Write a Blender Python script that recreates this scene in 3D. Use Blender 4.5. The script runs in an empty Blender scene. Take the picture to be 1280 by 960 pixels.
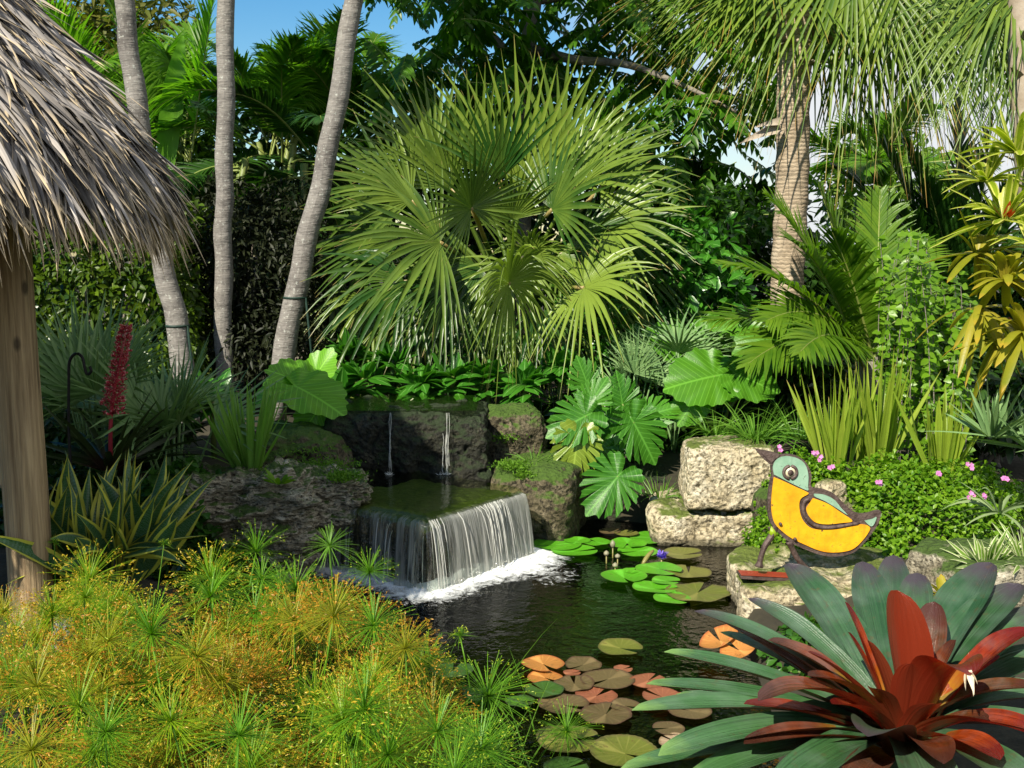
import bpy, bmesh, math
import numpy as np
from mathutils import Vector, Matrix, noise

sc = bpy.context.scene
COL = sc.collection
R = math.radians
F, PIT, CZ = 1350.0, R(7), 1.75

# ------------------------------------------------------------------ camera, sky, sun, exposure
cam = bpy.data.cameras.new('camera'); cam.sensor_width = 36; cam.lens = 36*F/1280
cam.clip_end = 500; cam.clip_start = 0.05
camo = bpy.data.objects.new('camera', cam); COL.objects.link(camo)
camo.location = (0, 0, CZ); camo.rotation_euler = (R(90)-PIT, 0, 0)
sc.camera = camo

SUN = Vector((-0.40, -0.66, 0.64)).normalized()
sl = bpy.data.lights.new('sun', 'SUN'); sl.energy = 5.0; sl.angle = R(0.5); sl.color = (1.0, 0.92, 0.76)
so = bpy.data.objects.new('sun', sl); COL.objects.link(so)
so.location = SUN*30; so.rotation_euler = SUN.to_track_quat('Z', 'Y').to_euler()

wd = bpy.data.worlds.new('World'); sc.world = wd; wd.use_nodes = True
nt = wd.node_tree; nt.nodes.clear()
def wn(t, **k):
    n = nt.nodes.new(t)
    for a, b in k.items(): setattr(n, a, b)
    return n
sky = wn('ShaderNodeTexSky', sky_type='NISHITA', sun_disc=False, sun_elevation=math.asin(SUN.z),
         sun_rotation=math.atan2(SUN.x, SUN.y), air_density=1.2, dust_density=0.4, ozone_density=3.0)
tc = wn('ShaderNodeTexCoord'); mp = wn('ShaderNodeMapping'); mp.inputs['Scale'].default_value = (1, 1, 2.2)
nz = wn('ShaderNodeTexNoise'); nz.inputs['Scale'].default_value = 2.2; nz.inputs['Detail'].default_value = 7
sx = wn('ShaderNodeSeparateXYZ')
ad = wn('ShaderNodeMath', operation='MULTIPLY_ADD'); ad.inputs[1].default_value = 1.25   # cloud bank lies to the east
rp = wn('ShaderNodeValToRGB'); rp.color_ramp.elements[0].position = 0.55; rp.color_ramp.elements[1].position = 0.78
mx = wn('ShaderNodeMixRGB'); mx.inputs[2].default_value = (8.8, 9.1, 9.4, 1)
hs = wn('ShaderNodeHueSaturation'); hs.inputs['Saturation'].default_value = 1.45; hs.inputs['Value'].default_value = 1.4
bg = wn('ShaderNodeBackground'); bg.inputs['Strength'].default_value = 0.05
ow = wn('ShaderNodeOutputWorld')
L = nt.links.new
L(tc.outputs['Generated'], mp.inputs['Vector']); L(mp.outputs[0], nz.inputs['Vector']); L(tc.outputs['Generated'], sx.inputs[0])
L(sx.outputs['X'], ad.inputs[0]); L(nz.outputs['Fac'], ad.inputs[2]); L(ad.outputs[0], rp.inputs[0])
L(sky.outputs[0], hs.inputs['Color']); L(hs.outputs[0], mx.inputs[1]); L(rp.outputs[0], mx.inputs[0])
L(mx.outputs[0], bg.inputs['Color']); L(bg.outputs[0], ow.inputs['Surface'])

vs = sc.view_settings
vs.view_transform = 'Standard'; vs.look = 'None'; vs.exposure = 0.95; vs.gamma = 1; vs.use_curve_mapping = False
cy = sc.cycles
cy.max_bounces = 7; cy.diffuse_bounces = 3; cy.glossy_bounces = 3; cy.transmission_bounces = 4; cy.transparent_max_bounces = 12
cy.use_denoising = True; cy.caustics_reflective = False; cy.caustics_refractive = False
cy.sample_clamp_indirect = 4.0

# ------------------------------------------------------------------ helpers
rng = np.random.default_rng(11)
U = lambda a, b, n=None: rng.uniform(a, b, n)
def ray(px, py):
    u, v = (px-640)/F, (480-py)/F
    return np.array([u, math.cos(PIT)+v*math.sin(PIT), -math.sin(PIT)+v*math.cos(PIT)])
def W(px, py, d):
    r = ray(px, py); t = d/r[1]; return np.array([r[0]*t, d, CZ+r[2]*t])
def Zp(px, py, z=0.0):
    r = ray(px, py); t = (z-CZ)/r[2]; return np.array([r[0]*t, r[1]*t, z])
def nrm(a):
    a = np.asarray(a, float); return a/np.maximum(np.linalg.norm(a, axis=-1, keepdims=True), 1e-9)
ZV = np.array([0, 0, 1.0])

ORG = {}
class MB:
    """collects quads/tris of one mesh object"""
    def __init__(s): s.V=[]; s.Q=[]; s.T=[]; s.QM=[]; s.TM=[]; s.UV=[]; s.A=[]; s.n=0
    def add(s, V, Q=None, T=None, uv=None, var=0.5, mi=0):
        V = np.asarray(V, float).reshape(-1, 3); m = len(V)
        s.V.append(V); s.UV.append(np.zeros((m, 2)) if uv is None else np.asarray(uv, float).reshape(-1, 2))
        s.A.append(np.broadcast_to(np.asarray(var, float), (m,)).copy())
        if Q is not None and len(Q): Q = np.asarray(Q).reshape(-1, 4); s.Q.append(Q+s.n); s.QM.append(np.full(len(Q), mi))
        if T is not None and len(T): T = np.asarray(T).reshape(-1, 3); s.T.append(T+s.n); s.TM.append(np.full(len(T), mi))
        s.n += m
    def build(s, name, mats, parent=None, loc=None, flat=False):
        V = np.concatenate(s.V); UV = np.concatenate(s.UV); A = np.concatenate(s.A)
        org = ORG.get(parent.name, np.zeros(3)) if parent else np.zeros(3)
        own = np.asarray(loc, float) if loc is not None else org
        V = V-own
        Q = np.concatenate(s.Q) if s.Q else np.zeros((0, 4), int); T = np.concatenate(s.T) if s.T else np.zeros((0, 3), int)
        M = np.concatenate(([np.concatenate(s.QM)] if s.Q else [])+([np.concatenate(s.TM)] if s.T else []))
        lv = np.concatenate([Q.ravel(), T.ravel()]).astype(np.int32)
        ls = np.concatenate([np.arange(len(Q))*4, len(Q)*4+np.arange(len(T))*3]).astype(np.int32)
        me = bpy.data.meshes.new(name)
        me.vertices.add(len(V)); me.vertices.foreach_set('co', V.ravel().astype(np.float32))
        me.loops.add(len(lv)); me.loops.foreach_set('vertex_index', lv)
        me.polygons.add(len(ls)); me.polygons.foreach_set('loop_start', ls)
        me.polygons.foreach_set('material_index', M.astype(np.int32))
        uvl = me.uv_layers.new(name='UVMap'); uvl.data.foreach_set('uv', UV[lv].ravel().astype(np.float32))
        at = me.attributes.new('var', 'FLOAT', 'POINT'); at.data.foreach_set('value', A.astype(np.float32))
        me.update(calc_edges=True)
        if flat: me.shade_flat()
        for m in (mats if isinstance(mats, (list, tuple)) else [mats]): me.materials.append(m)
        o = bpy.data.objects.new(name, me); COL.objects.link(o)
        o.location = own-org if parent else own
        if parent: o.parent = parent
        ORG[o.name] = own
        return o
def tag(o, label=None, cat=None, group=None, kind=None):
    for k, v in (('label', label), ('category', cat), ('group', group), ('kind', kind)):
        if v: o[k] = v
    return o
def thing(name, label, cat, loc, group=None):
    o = bpy.data.objects.new(name, None); COL.objects.link(o); o.location = loc; o.empty_display_size = .1
    ORG[o.name] = np.asarray(loc, float); return tag(o, label, cat, group)
def copy_tree(o, parent=None):
    c = o.copy(); COL.objects.link(c)
    if parent: c.parent = parent
    for ch in list(o.children): copy_tree(ch, c)
    return c

def ribbons(mb, P, S, N=None, fold=0.0, cols=2, var=None, mi=0):
    """n ribbons: P centre lines (n,k,3), S half-width vectors, N normals for folding"""
    n, k = P.shape[:2]
    c = np.linspace(-1, 1, cols)
    V = P[:, :, None, :]+S[:, :, None, :]*c[None, None, :, None]
    if N is not None and cols > 2:
        w = np.linalg.norm(S, axis=-1)
        V = V+N[:, :, None, :]*(w*np.asarray(fold))[:, :, None, None]*((c**2)[None, None, :, None])
    uv = np.zeros((n, k, cols, 2)); uv[..., 0] = (c*.5+.5)[None, None]; uv[..., 1] = np.linspace(0, 1, k)[None, :, None]
    i = np.arange(n)[:, None, None]*k*cols; j = np.arange(k-1)[None, :, None]*cols; l = np.arange(cols-1)[None, None]
    a = (i+j+l); Q = np.stack([a, a+1, a+1+cols, a+cols], -1).reshape(-1, 4)
    v = U(0, 1, n) if var is None else np.broadcast_to(np.asarray(var, float), (n,))
    mb.add(V, Q, uv=uv, var=np.repeat(v, k*cols), mi=mi)

P_STRAP = lambda t: np.sqrt(np.clip(1-t**7, 0, 1))*(.8+.2*np.sin(np.pi*t))+.002
P_LANCE = lambda t: np.clip(1-t**2.2, 0.004, 1)*(.65+.35*np.minimum(1, t*3))
P_LEAF = lambda t: np.sin(np.pi*(np.clip(t, .02, .985))**.8)
P_OBOV = lambda t: np.sin(np.pi*(np.clip(t, .06, .97))**1.5)
P_GRASS = lambda t: np.clip((1-t)**.8, .03, 1)
P_SNAKE = lambda t: np.clip(np.sin(np.pi*(t*.86+.12))**.7*(1-t**6), .01, 1)

def blades(mb, B, D, Lg, Wd, side, prof=P_GRASS, droop=0.0, k=5, cols=2, fold=0.0, var=None, mi=0, pw=2.0, bend=None):
    """n blades from bases B along D, sides 'side', sagging by droop"""
    n = len(B); t = np.linspace(0, 1, k)
    Lg = np.broadcast_to(Lg, (n,)); Wd = np.broadcast_to(Wd, (n,)); dr = np.broadcast_to(droop, (n,))
    P = B[:, None]+D[:, None]*(Lg[:, None]*t)[..., None]
    P = P-ZV*((dr*Lg)[:, None]*t[None]**pw)[..., None]
    if bend is not None: P = P+bend[:, None]*(Lg[:, None]*t[None]**2)[..., None]
    T = nrm(np.gradient(P, axis=1))
    s = side[:, None]-T*np.sum(side[:, None]*T, -1, keepdims=True); s = nrm(s)
    N = np.cross(s, T)
    ribbons(mb, P, s*(Wd[:, None]*prof(t)[None]*.5)[..., None], N, fold, cols, var, mi)
def rdirs(n, zlo=-1, zhi=1):
    z = U(zlo, zhi, n); a = U(0, 2*np.pi, n); r = np.sqrt(np.clip(1-z*z, 0, 1))
    return np.stack([r*np.cos(a), r*np.sin(a), z], -1)
def rosette(mb, c, n, Lr, w, el, droop=.15, prof=P_LANCE, fold=.5, k=7, cols=3, base_r=.02, twist=.25, azr=(0, 360), var=None, mi=0, wr=.25, pw=2.0, wav=0.0):
    az = R(1)*U(azr[0], azr[1], n); e = R(1)*U(el[0], el[1], n)
    rad = np.stack([np.cos(az), np.sin(az), 0*az], -1)
    D = rad*np.cos(e)[:, None]+ZV*np.sin(e)[:, None]
    B = np.asarray(c)+rad*(base_r*U(.2, 1, n))[:, None]
    sd = np.cross(ZV, rad); N0 = nrm(np.cross(sd, D)); tw = U(-twist, twist, n)
    side = sd*np.cos(tw)[:, None]+N0*np.sin(tw)[:, None]
    blades(mb, B, D, U(*Lr, n), w*U(1-wr, 1+wr, n), side, prof, droop*U(.4, 1.5, n), k, cols, fold, var, mi, pw, bend=sd*U(-wav, wav, n)[:, None]+rad*U(-wav, wav, n)[:, None]*.6 if wav else None)

def tube(mb, path, rad, seg=10, mi=0, var=.5, cap=True):
    path = np.asarray(path, float); k = len(path); rad = np.broadcast_to(np.asarray(rad, float), (k,))
    T = nrm(np.gradient(path, axis=0))
    ref = np.array([1., 0, 0]) if abs(T[0, 0]) < .8 else np.array([0, 1., 0])
    A = nrm(np.cross(T, ref)); B = np.cross(T, A)
    a = np.linspace(0, 2*np.pi, seg+1)
    V = path[:, None]+rad[:, None, None]*(A[:, None]*np.cos(a)[None, :, None]+B[:, None]*np.sin(a)[None, :, None])
    ln = np.concatenate([[0], np.cumsum(np.linalg.norm(np.diff(path, axis=0), axis=1))])
    uv = np.zeros((k, seg+1, 2)); uv[..., 0] = np.linspace(0, 1, seg+1); uv[..., 1] = ln[:, None]
    j = np.arange(k-1)[:, None]*(seg+1); l = np.arange(seg)[None]
    q = j+l; Q = np.stack([q, q+1, q+seg+2, q+seg+1], -1).reshape(-1, 4)
    T3 = None
    if cap:
        c0 = k*(seg+1)
        Vx = np.concatenate([V.reshape(-1, 3), path[:1], path[-1:]])
        UVx = np.concatenate([uv.reshape(-1, 2), [[.5, 0]], [[.5, ln[-1]]]])
        T3 = [[c0, i+1, i] for i in range(seg)]+[[c0+1, (k-1)*(seg+1)+i, (k-1)*(seg+1)+i+1] for i in range(seg)]
        mb.add(Vx, Q, T3, UVx, var, mi)
    else: mb.add(V, Q, None, uv, var, mi)
def spline(pts, k):
    pts = np.asarray(pts, float); n = len(pts); out = []
    e = np.concatenate([[2*pts[0]-pts[1]], pts, [2*pts[-1]-pts[-2]]])
    for x in np.linspace(0, n-1-1e-9, k):
        i = int(x); t = x-i; p0, p1, p2, p3 = e[i:i+4]
        out.append(.5*((2*p1)+(p2-p0)*t+(2*p0-5*p1+4*p2-p3)*t*t+(3*p1-p0-3*p2+p3)*t**3))
    return np.array(out)

def fan(mb, H, a, n, Lg, nseg=44, spread=150, droop=.25, cone=.12, k=7, split=.42, ragged=.08, mi=0, mt=1, vr=(0, 1)):
    """one palmate frond blade: hub H, middle direction a, face normal n"""
    a = nrm(a); n = nrm(np.asarray(n, float)-a*np.dot(n, a)); b = np.cross(n, a)
    th = R(1)*np.linspace(-spread, spread, nseg)+U(-.01, .01, nseg)
    d = nrm(np.cos(th)[:, None]*a+np.sin(th)[:, None]*b+cone*n)
    ln = Lg*(.70+.30*np.cos(th*.6))*U(1-ragged, 1+ragged, nseg)
    dl = 2*R(spread)/(nseg-1)
    t = np.linspace(0, 1, k)
    w = np.where(t < split, t*math.tan(dl/2)*1.06, split*math.tan(dl/2)*np.clip((1-t)/(1-split), .02, 1)**.85)
    P = np.asarray(H)+d[:, None]*(ln[:, None]*t)[..., None]
    dr = droop*U(.3, 1.6, nseg)*ln
    ln = ln*np.where(U(0, 1, nseg) < .10, U(.45, .8, nseg), 1)
    P = P-ZV*(dr[:, None]*np.clip(t-.25, 0, 1)[None]**1.7*1.6)[..., None]
    sw = U(-.05, .05, nseg)*ln
    P = P+np.cross(n, d)[:, None]*(sw[:, None]*np.clip(t-.4, 0, 1)[None]**2)[..., None]*2
    T = nrm(np.gradient(P, axis=1)); s = nrm(np.cross(n, T))
    tz = U(-.55, .55, nseg)[:, None, None]*np.clip((t-.15)*1.6, 0, 1)[None, :, None]; s = s*np.cos(tz)+np.cross(T, s)*np.sin(tz)
    ribbons(mb, P, s*(ln[:, None]*w[None])[..., None], np.cross(T, s), .55, 3, U(vr[0], vr[1], nseg), mi)

def pinnate(mb, path, nl=36, ll=.4, lw=.03, vee=.35, ang=55, droop=.35, start=.16, roll=0.0, mi=0, mr=1, rr=.012, k=5, tipang=25):
    """one feather frond along path (m,3)"""
    path = np.asarray(path, float); m = len(path)
    T = nrm(np.gradient(path, axis=0))
    s0 = nrm(np.cross(T, ZV)+1e-6)
    un = np.cross(s0, T)
    cr, sr = math.cos(roll), math.sin(roll)
    s0, un = s0*cr+un*sr, un*cr-s0*sr
    x = np.linspace(start, .995, nl)*(m-1); i = np.minimum(x.astype(int), m-2); f = (x-i)[:, None]
    ip = lambda A: A[i]*(1-f)+A[i+1]*f
    B, t, s, u = ip(path), nrm(ip(T)), nrm(ip(s0)), nrm(ip(un))
    q = np.linspace(0, 1, nl)
    L_ = ll*np.clip(np.sin(np.pi*(q*.80+.16))**.8, .2, 1)
    an = R(1)*(ang+(tipang-ang)*q**2)
    for sg in (-1, 1):
        aj = an+U(-.09, .09, nl); vj = vee+U(-.12, .12, nl)
        d = nrm(t*np.cos(aj)[:, None]+(s*sg*np.cos(vj)[:, None]+u*np.sin(vj)[:, None])*np.sin(aj)[:, None])
        blades(mb, B, d, L_*U(.9, 1.06, nl), lw, nrm(t-d*np.sum(t*d, -1, keepdims=True)), P_LEAF_N, droop*U(.5, 1.5, nl), k, 3, .35, None, mi)
    tube(mb, path, np.linspace(rr, rr*.25, m), 5, mr, cap=False)
P_LEAF_N = lambda t: np.clip(np.sin(np.pi*(np.clip(t, .03, .99))**.55)**.7, .04, 1)
def arc(p0, d0, Lg, droop, k=12, pw=2.0):
    t = np.linspace(0, 1, k)[:, None]; d0 = nrm(d0)
    return np.asarray(p0)+d0*Lg*t-ZV*droop*Lg*t**pw
def arc_to(p0, p1, up, k=12):
    """arched path from p0 to p1 bulging upward"""
    t = np.linspace(0, 1, k)[:, None]; p0 = np.asarray(p0, float); p1 = np.asarray(p1, float)
    c = (p0+p1)/2+ZV*up
    return (1-t)**2*p0+2*t*(1-t)*c+t*t*p1

def polar(mb, O, a, n, size, rf, rings=5, seg=90, cup=0.0, droop=0.0, ang=(0, 360), wave=0.0, wn_=7, mi=0, var=None, cart=False):
    a = nrm(a); n = nrm(np.asarray(n, float)-a*np.dot(a, n)); b = np.cross(n, a)
    ph = R(1)*np.linspace(ang[0], ang[1], seg+1); r = rf(ph); q = np.linspace(0, 1, rings+1)[1:]
    rr = q[:, None]*r[None]
    X = rr*np.cos(ph); Y = rr*np.sin(ph)
    Zn = cup*rr**2+wave*q[:, None]**2*np.sin(ph*wn_)[None]-droop*np.clip(X, 0, 2)**2
    V = np.asarray(O)+size*(X[..., None]*a+Y[..., None]*b+Zn[..., None]*n)
    uv = np.stack([np.broadcast_to(ph/(2*np.pi), rr.shape), np.broadcast_to(q[:, None], rr.shape)], -1)
    if cart: uv = np.stack([X, Y], -1)
    V = np.concatenate([V.reshape(-1, 3), np.asarray(O)[None]]); uv = np.concatenate([uv.reshape(-1, 2), [[.5, 0] if not cart else [0, 0]]])
    c = rings*(seg+1); T = [[c, i, i+1] for i in range(seg)]
    j = np.arange(rings-1)[:, None]*(seg+1); l = np.arange(seg)[None]; g = j+l
    Q = np.stack([g, g+seg+1, g+seg+2, g+1], -1).reshape(-1, 4)
    mb.add(V, Q, T, uv, rng.random() if var is None else var, mi)
HT = np.array([[0, 1.], [12, .95], [30, .84], [60, .69], [90, .60], [120, .55], [150, .50], [168, .36], [180, .08]])
def heart(ph):
    d = np.abs((np.degrees(ph)+180) % 360-180); return np.interp(d, HT[:, 0], HT[:, 1])
def frilly(ph): return heart(ph)*(1+.035*np.sin(ph*23)+.02*np.sin(ph*9+1))
def monstera(ph):
    d = np.abs((np.degrees(ph)+180) % 360-180)
    nt_ = np.zeros_like(d)
    for c, w in ((18, 1.6), (33, 1.9), (50, 2.1), (68, 2.3), (88, 2.6), (112, 3.0)): nt_ = np.maximum(nt_, np.exp(-((d-c)/w)**4))
    return heart(ph)*1.02*(1+.05*np.cos(np.radians(d)*20))*(1-.5*nt_)

# ------------------------------------------------------------------ materials
def mat(name):
    m = bpy.data.materials.new(name); m.use_nodes = True
    t = m.node_tree; t.nodes.clear()
    def N(ty, inp=None, **k):
        n = t.nodes.new(ty)
        for a, b in k.items(): setattr(n, a, b)
        for a, b in (inp or {}).items():
            s = n.inputs[a]
            if isinstance(b, bpy.types.NodeSocket): t.links.new(b, s)
            else: s.default_value = b
        return n
    out = N('ShaderNodeOutputMaterial')
    return m, N, lambda s: t.links.new(s, out.inputs['Surface'])
def c4(c): return (c[0], c[1], c[2], 1)
def ramp(N, fac, stops):
    r = N('ShaderNodeValToRGB', {0: fac}); e = r.color_ramp.elements
    while len(e) < len(stops): e.new(.5)
    for x, (p, c) in zip(e, stops): x.position = p; x.color = c4(c) if len(c) == 3 else c
    return r.outputs[0]
def mixc(N, f, a, b, bt='MIX'):
    n = N('ShaderNodeMixRGB', {0: f}, blend_type=bt)
    for i, s in ((1, a), (2, b)):
        if isinstance(s, bpy.types.NodeSocket): n.id_data.links.new(s, n.inputs[i])
        else: n.inputs[i].default_value = c4(s)
    return n.outputs[0]
def mth(N, op, a, b=0.0, c=None):
    n = N('ShaderNodeMath', {0: a, 1: b}, operation=op)
    if c is not None: n.inputs[2].default_value = c
    return n.outputs[0]

def leaf(name, c1, c2, tr=.3, rough=.42, spec=.45, edge=None, edge_at=.72, tip=None, tip_at=.75, base=None, base_at=.3,
         band=None, band_s=30, rib=None, back=None, tcol=None, veins=0, nscale=6.0, stripe=0, crossed=0, pin=0, spots=0.0, spotc=(.09, .05, .02)):
    g_ = lambda c: (c[0]*1.0, c[1]*1.02, c[2]*.55) if c and c[1] > c[0] and c[1] > c[2] else c
    c1, c2 = g_(c1), g_(c2)
    m, N, out = mat(name)
    at = N('ShaderNodeAttribute', attribute_name='var').outputs['Fac']
    uv = N('ShaderNodeUVMap').outputs[0]; s = N('ShaderNodeSeparateXYZ', {0: uv}); u, v = s.outputs[0], s.outputs[1]
    no = N('ShaderNodeTexNoise', {'Scale': nscale, 'Detail': 3.0}).outputs['Fac']
    f = mth(N, 'ADD', mth(N, 'MULTIPLY', at, .7), mth(N, 'MULTIPLY_ADD', no, .9, -.3))
    col = mixc(N, f, c1, c2)
    x = mth(N, 'ABSOLUTE', mth(N, 'MULTIPLY_ADD', u, 2.0, -1.0))
    if band is not None:
        wv = N('ShaderNodeTexWave', {'Vector': uv, 'Scale': band_s, 'Distortion': 9.0, 'Detail': 2.5, 'Detail Scale': 2.0}, bands_direction='Y').outputs['Fac']
        col = mixc(N, ramp(N, wv, [(.45, (0, 0, 0)), (.7, (1, 1, 1))]), col, band)
    if stripe:
        n2 = N('ShaderNodeCombineXYZ', {0: mth(N, 'MULTIPLY', u, float(stripe)), 1: mth(N, 'MULTIPLY', v, 1.2), 2: mth(N, 'MULTIPLY', at, 40.0)}).outputs[0]
        st = N('ShaderNodeTexNoise', {'Vector': n2, 'Scale': 1.0, 'Detail': 4.0}).outputs['Fac']; st0 = st
        col = mixc(N, mth(N, 'MULTIPLY_ADD', st, 2.4, -.75), col, mixc(N, 1.0, col, (.55, .55, .58), 'MULTIPLY'))
    if crossed:
        n2 = N('ShaderNodeCombineXYZ', {0: u, 1: mth(N, 'MULTIPLY', v, float(crossed)), 2: mth(N, 'MULTIPLY', at, 40.0)}).outputs[0]
        st = N('ShaderNodeTexNoise', {'Vector': n2, 'Scale': 1.6, 'Detail': 3.0}).outputs['Fac']
        col = mixc(N, mth(N, 'MULTIPLY_ADD', st, 1.6, -.65), col, mixc(N, .2, col, (.36, .42, .4)))
    if rib is not None: col = mixc(N, ramp(N, x, [(.05, (1, 1, 1)), (.12, (0, 0, 0))]), col, rib)
    if veins:
        w = mth(N, 'SINE', mth(N, 'MULTIPLY', u, 2*math.pi*veins))
        col = mixc(N, mth(N, 'MULTIPLY', ramp(N, w, [(.8, (0, 0, 0)), (1, (1, 1, 1))]), .55), col, rib or tuple(min(1, k*2.4+.02) for k in c2))
    if pin:
        av = mth(N, 'ABSOLUTE', v)
        fr = mth(N, 'ABSOLUTE', mth(N, 'SUBTRACT', mth(N, 'FRACT', mth(N, 'MULTIPLY', mth(N, 'SUBTRACT', u, mth(N, 'MULTIPLY', av, .75)), float(pin))), .5))
        vv_ = mth(N, 'MAXIMUM', ramp(N, fr, [(.40, (0, 0, 0)), (.5, (1, 1, 1))]), ramp(N, av, [(.008, (1, 1, 1)), (.03, (0, 0, 0))]))
        col = mixc(N, mth(N, 'MULTIPLY', vv_, .5), col, tuple(min(1, k*2.0+.03) for k in c2))
    if edge is not None: col = mixc(N, ramp(N, mth(N, 'ADD', x, mth(N, 'MULTIPLY_ADD', no, .2, -.1)), [(edge_at, (0, 0, 0)), (edge_at+.07, (1, 1, 1))]), col, edge)
    vn = mth(N, 'ADD', v, mth(N, 'MULTIPLY_ADD', no, .24, -.12))
    if base is not None: col = mixc(N, ramp(N, vn, [(base_at*.4, (1, 1, 1)), (base_at, (0, 0, 0))]), col, base)
    if tip is not None: col = mixc(N, ramp(N, vn, [(tip_at, (0, 0, 0)), (min(1, tip_at+.16), (1, 1, 1))]), col, tip)
    if spots:
        sp1 = N('ShaderNodeTexNoise', {'Scale': 38.0, 'Detail': 4.0, 'Roughness': .6, 'Vector': N('ShaderNodeTexCoord').outputs['Object']}).outputs['Fac']
        col = mixc(N, mth(N, 'MULTIPLY', ramp(N, sp1, [(.60, (0, 0, 0)), (.70, (1, 1, 1))]), spots), col, spotc)
    if back is not None:
        g = N('ShaderNodeNewGeometry').outputs['Backfacing']; col = mixc(N, g, col, back)
    bm = N('ShaderNodeBump', {'Strength': .25, 'Distance': .004, 'Height': N('ShaderNodeTexNoise', {'Scale': 60.0, 'Detail': 2.0}).outputs['Fac']}).outputs[0]
    if stripe > 9: bm = N('ShaderNodeBump', {'Strength': .55, 'Distance': .006, 'Height': st0, 'Normal': bm}).outputs[0]
    b = N('ShaderNodeBsdfPrincipled', {'Base Color': col, 'Roughness': rough, 'Specular IOR Level': spec*.7, 'Normal': bm}).outputs[0]
    tcl = mixc(N, 1.0, col, tcol or (1.5, 1.75, .5), 'MULTIPLY')
    tb = N('ShaderNodeBsdfTranslucent', {'Color': tcl}).outputs[0]
    out(N('ShaderNodeMixShader', {0: tr, 1: b, 2: tb}).outputs[0]); return m

def plain(name, col, rough=.6, metal=0.0, spec=.4, c2=None, sc_=8.0, bump=.2, bs=40.0, stretch=None, crack=None):
    m, N, out = mat(name)
    co = N('ShaderNodeTexCoord').outputs['Object']
    if stretch: co = N('ShaderNodeMapping', {'Vector': co, 'Scale': stretch}).outputs[0]
    n = N('ShaderNodeTexNoise', {'Vector': co, 'Scale': sc_, 'Detail': 5.0, 'Roughness': .65}).outputs['Fac']
    c = ramp(N, n, [(.35, col), (.68, c2)]) if c2 else mixc(N, 0.0, col, col)
    h = N('ShaderNodeTexNoise', {'Vector': co, 'Scale': bs, 'Detail': 4.0}).outputs['Fac']
    if crack:
        oc = N('ShaderNodeTexCoord').outputs['Object']
        k1 = N('ShaderNodeTexNoise', {'Vector': N('ShaderNodeMapping', {'Vector': oc, 'Scale': (26, 26, .8)}).outputs[0], 'Scale': 1.0, 'Detail': 3.0, 'Distortion': .4}).outputs['Fac']
        k2 = N('ShaderNodeTexVoronoi', {'Vector': N('ShaderNodeMapping', {'Vector': oc, 'Scale': (7, 7, 3.5)}).outputs[0], 'Scale': 1.0}).outputs['Distance']
        c = mixc(N, ramp(N, k1, [(.635, (0, 0, 0)), (.665, (1, 1, 1))]), c, crack)
        c = mixc(N, mth(N, 'MULTIPLY', ramp(N, k2, [(.06, (1, 1, 1)), (.13, (0, 0, 0))]), .8), c, crack)
        h = mth(N, 'SUBTRACT', h, mth(N, 'MULTIPLY', ramp(N, k1, [(.6, (0, 0, 0)), (.66, (1, 1, 1))]), 1.5))
    bm = N('ShaderNodeBump', {'Strength': bump, 'Distance': .01, 'Height': h}).outputs[0]
    out(N('ShaderNodeBsdfPrincipled', {'Base Color': c, 'Roughness': rough, 'Metallic': metal, 'Specular IOR Level': spec, 'Normal': bm}).outputs[0]); return m

def enamel(name, a, b_, chip=(.05, .03, .025)):
    m, N, out = mat(name); co = N('ShaderNodeTexCoord').outputs['Object']
    n1 = N('ShaderNodeTexNoise', {'Vector': co, 'Scale': 11.0, 'Detail': 5.0, 'Roughness': .65}).outputs['Fac']
    n2 = N('ShaderNodeTexNoise', {'Vector': co, 'Scale': 55.0, 'Detail': 4.0, 'Roughness': .7}).outputs['Fac']
    c = ramp(N, n1, [(.32, a), (.66, b_)])
    c = mixc(N, ramp(N, mth(N, 'ADD', n2, mth(N, 'MULTIPLY', n1, .35)), [(.82, (0, 0, 0)), (.86, (1, 1, 1))]), c, chip)
    n3 = N('ShaderNodeTexNoise', {'Vector': N('ShaderNodeMapping', {'Vector': co, 'Scale': (30, 30, 3)}).outputs[0], 'Scale': 1.0, 'Detail': 5.0}).outputs['Fac']
    c = mixc(N, mth(N, 'MULTIPLY', ramp(N, n3, [(.55, (0, 0, 0)), (.72, (1, 1, 1))]), .45), c, mixc(N, .5, chip, a))
    bm = N('ShaderNodeBump', {'Strength': .25, 'Distance': .006, 'Height': n1}).outputs[0]
    out(N('ShaderNodeBsdfPrincipled', {'Base Color': c, 'Roughness': mth(N, 'MULTIPLY_ADD', n2, .5, .08), 'Normal': bm}).outputs[0]); return m
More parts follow.
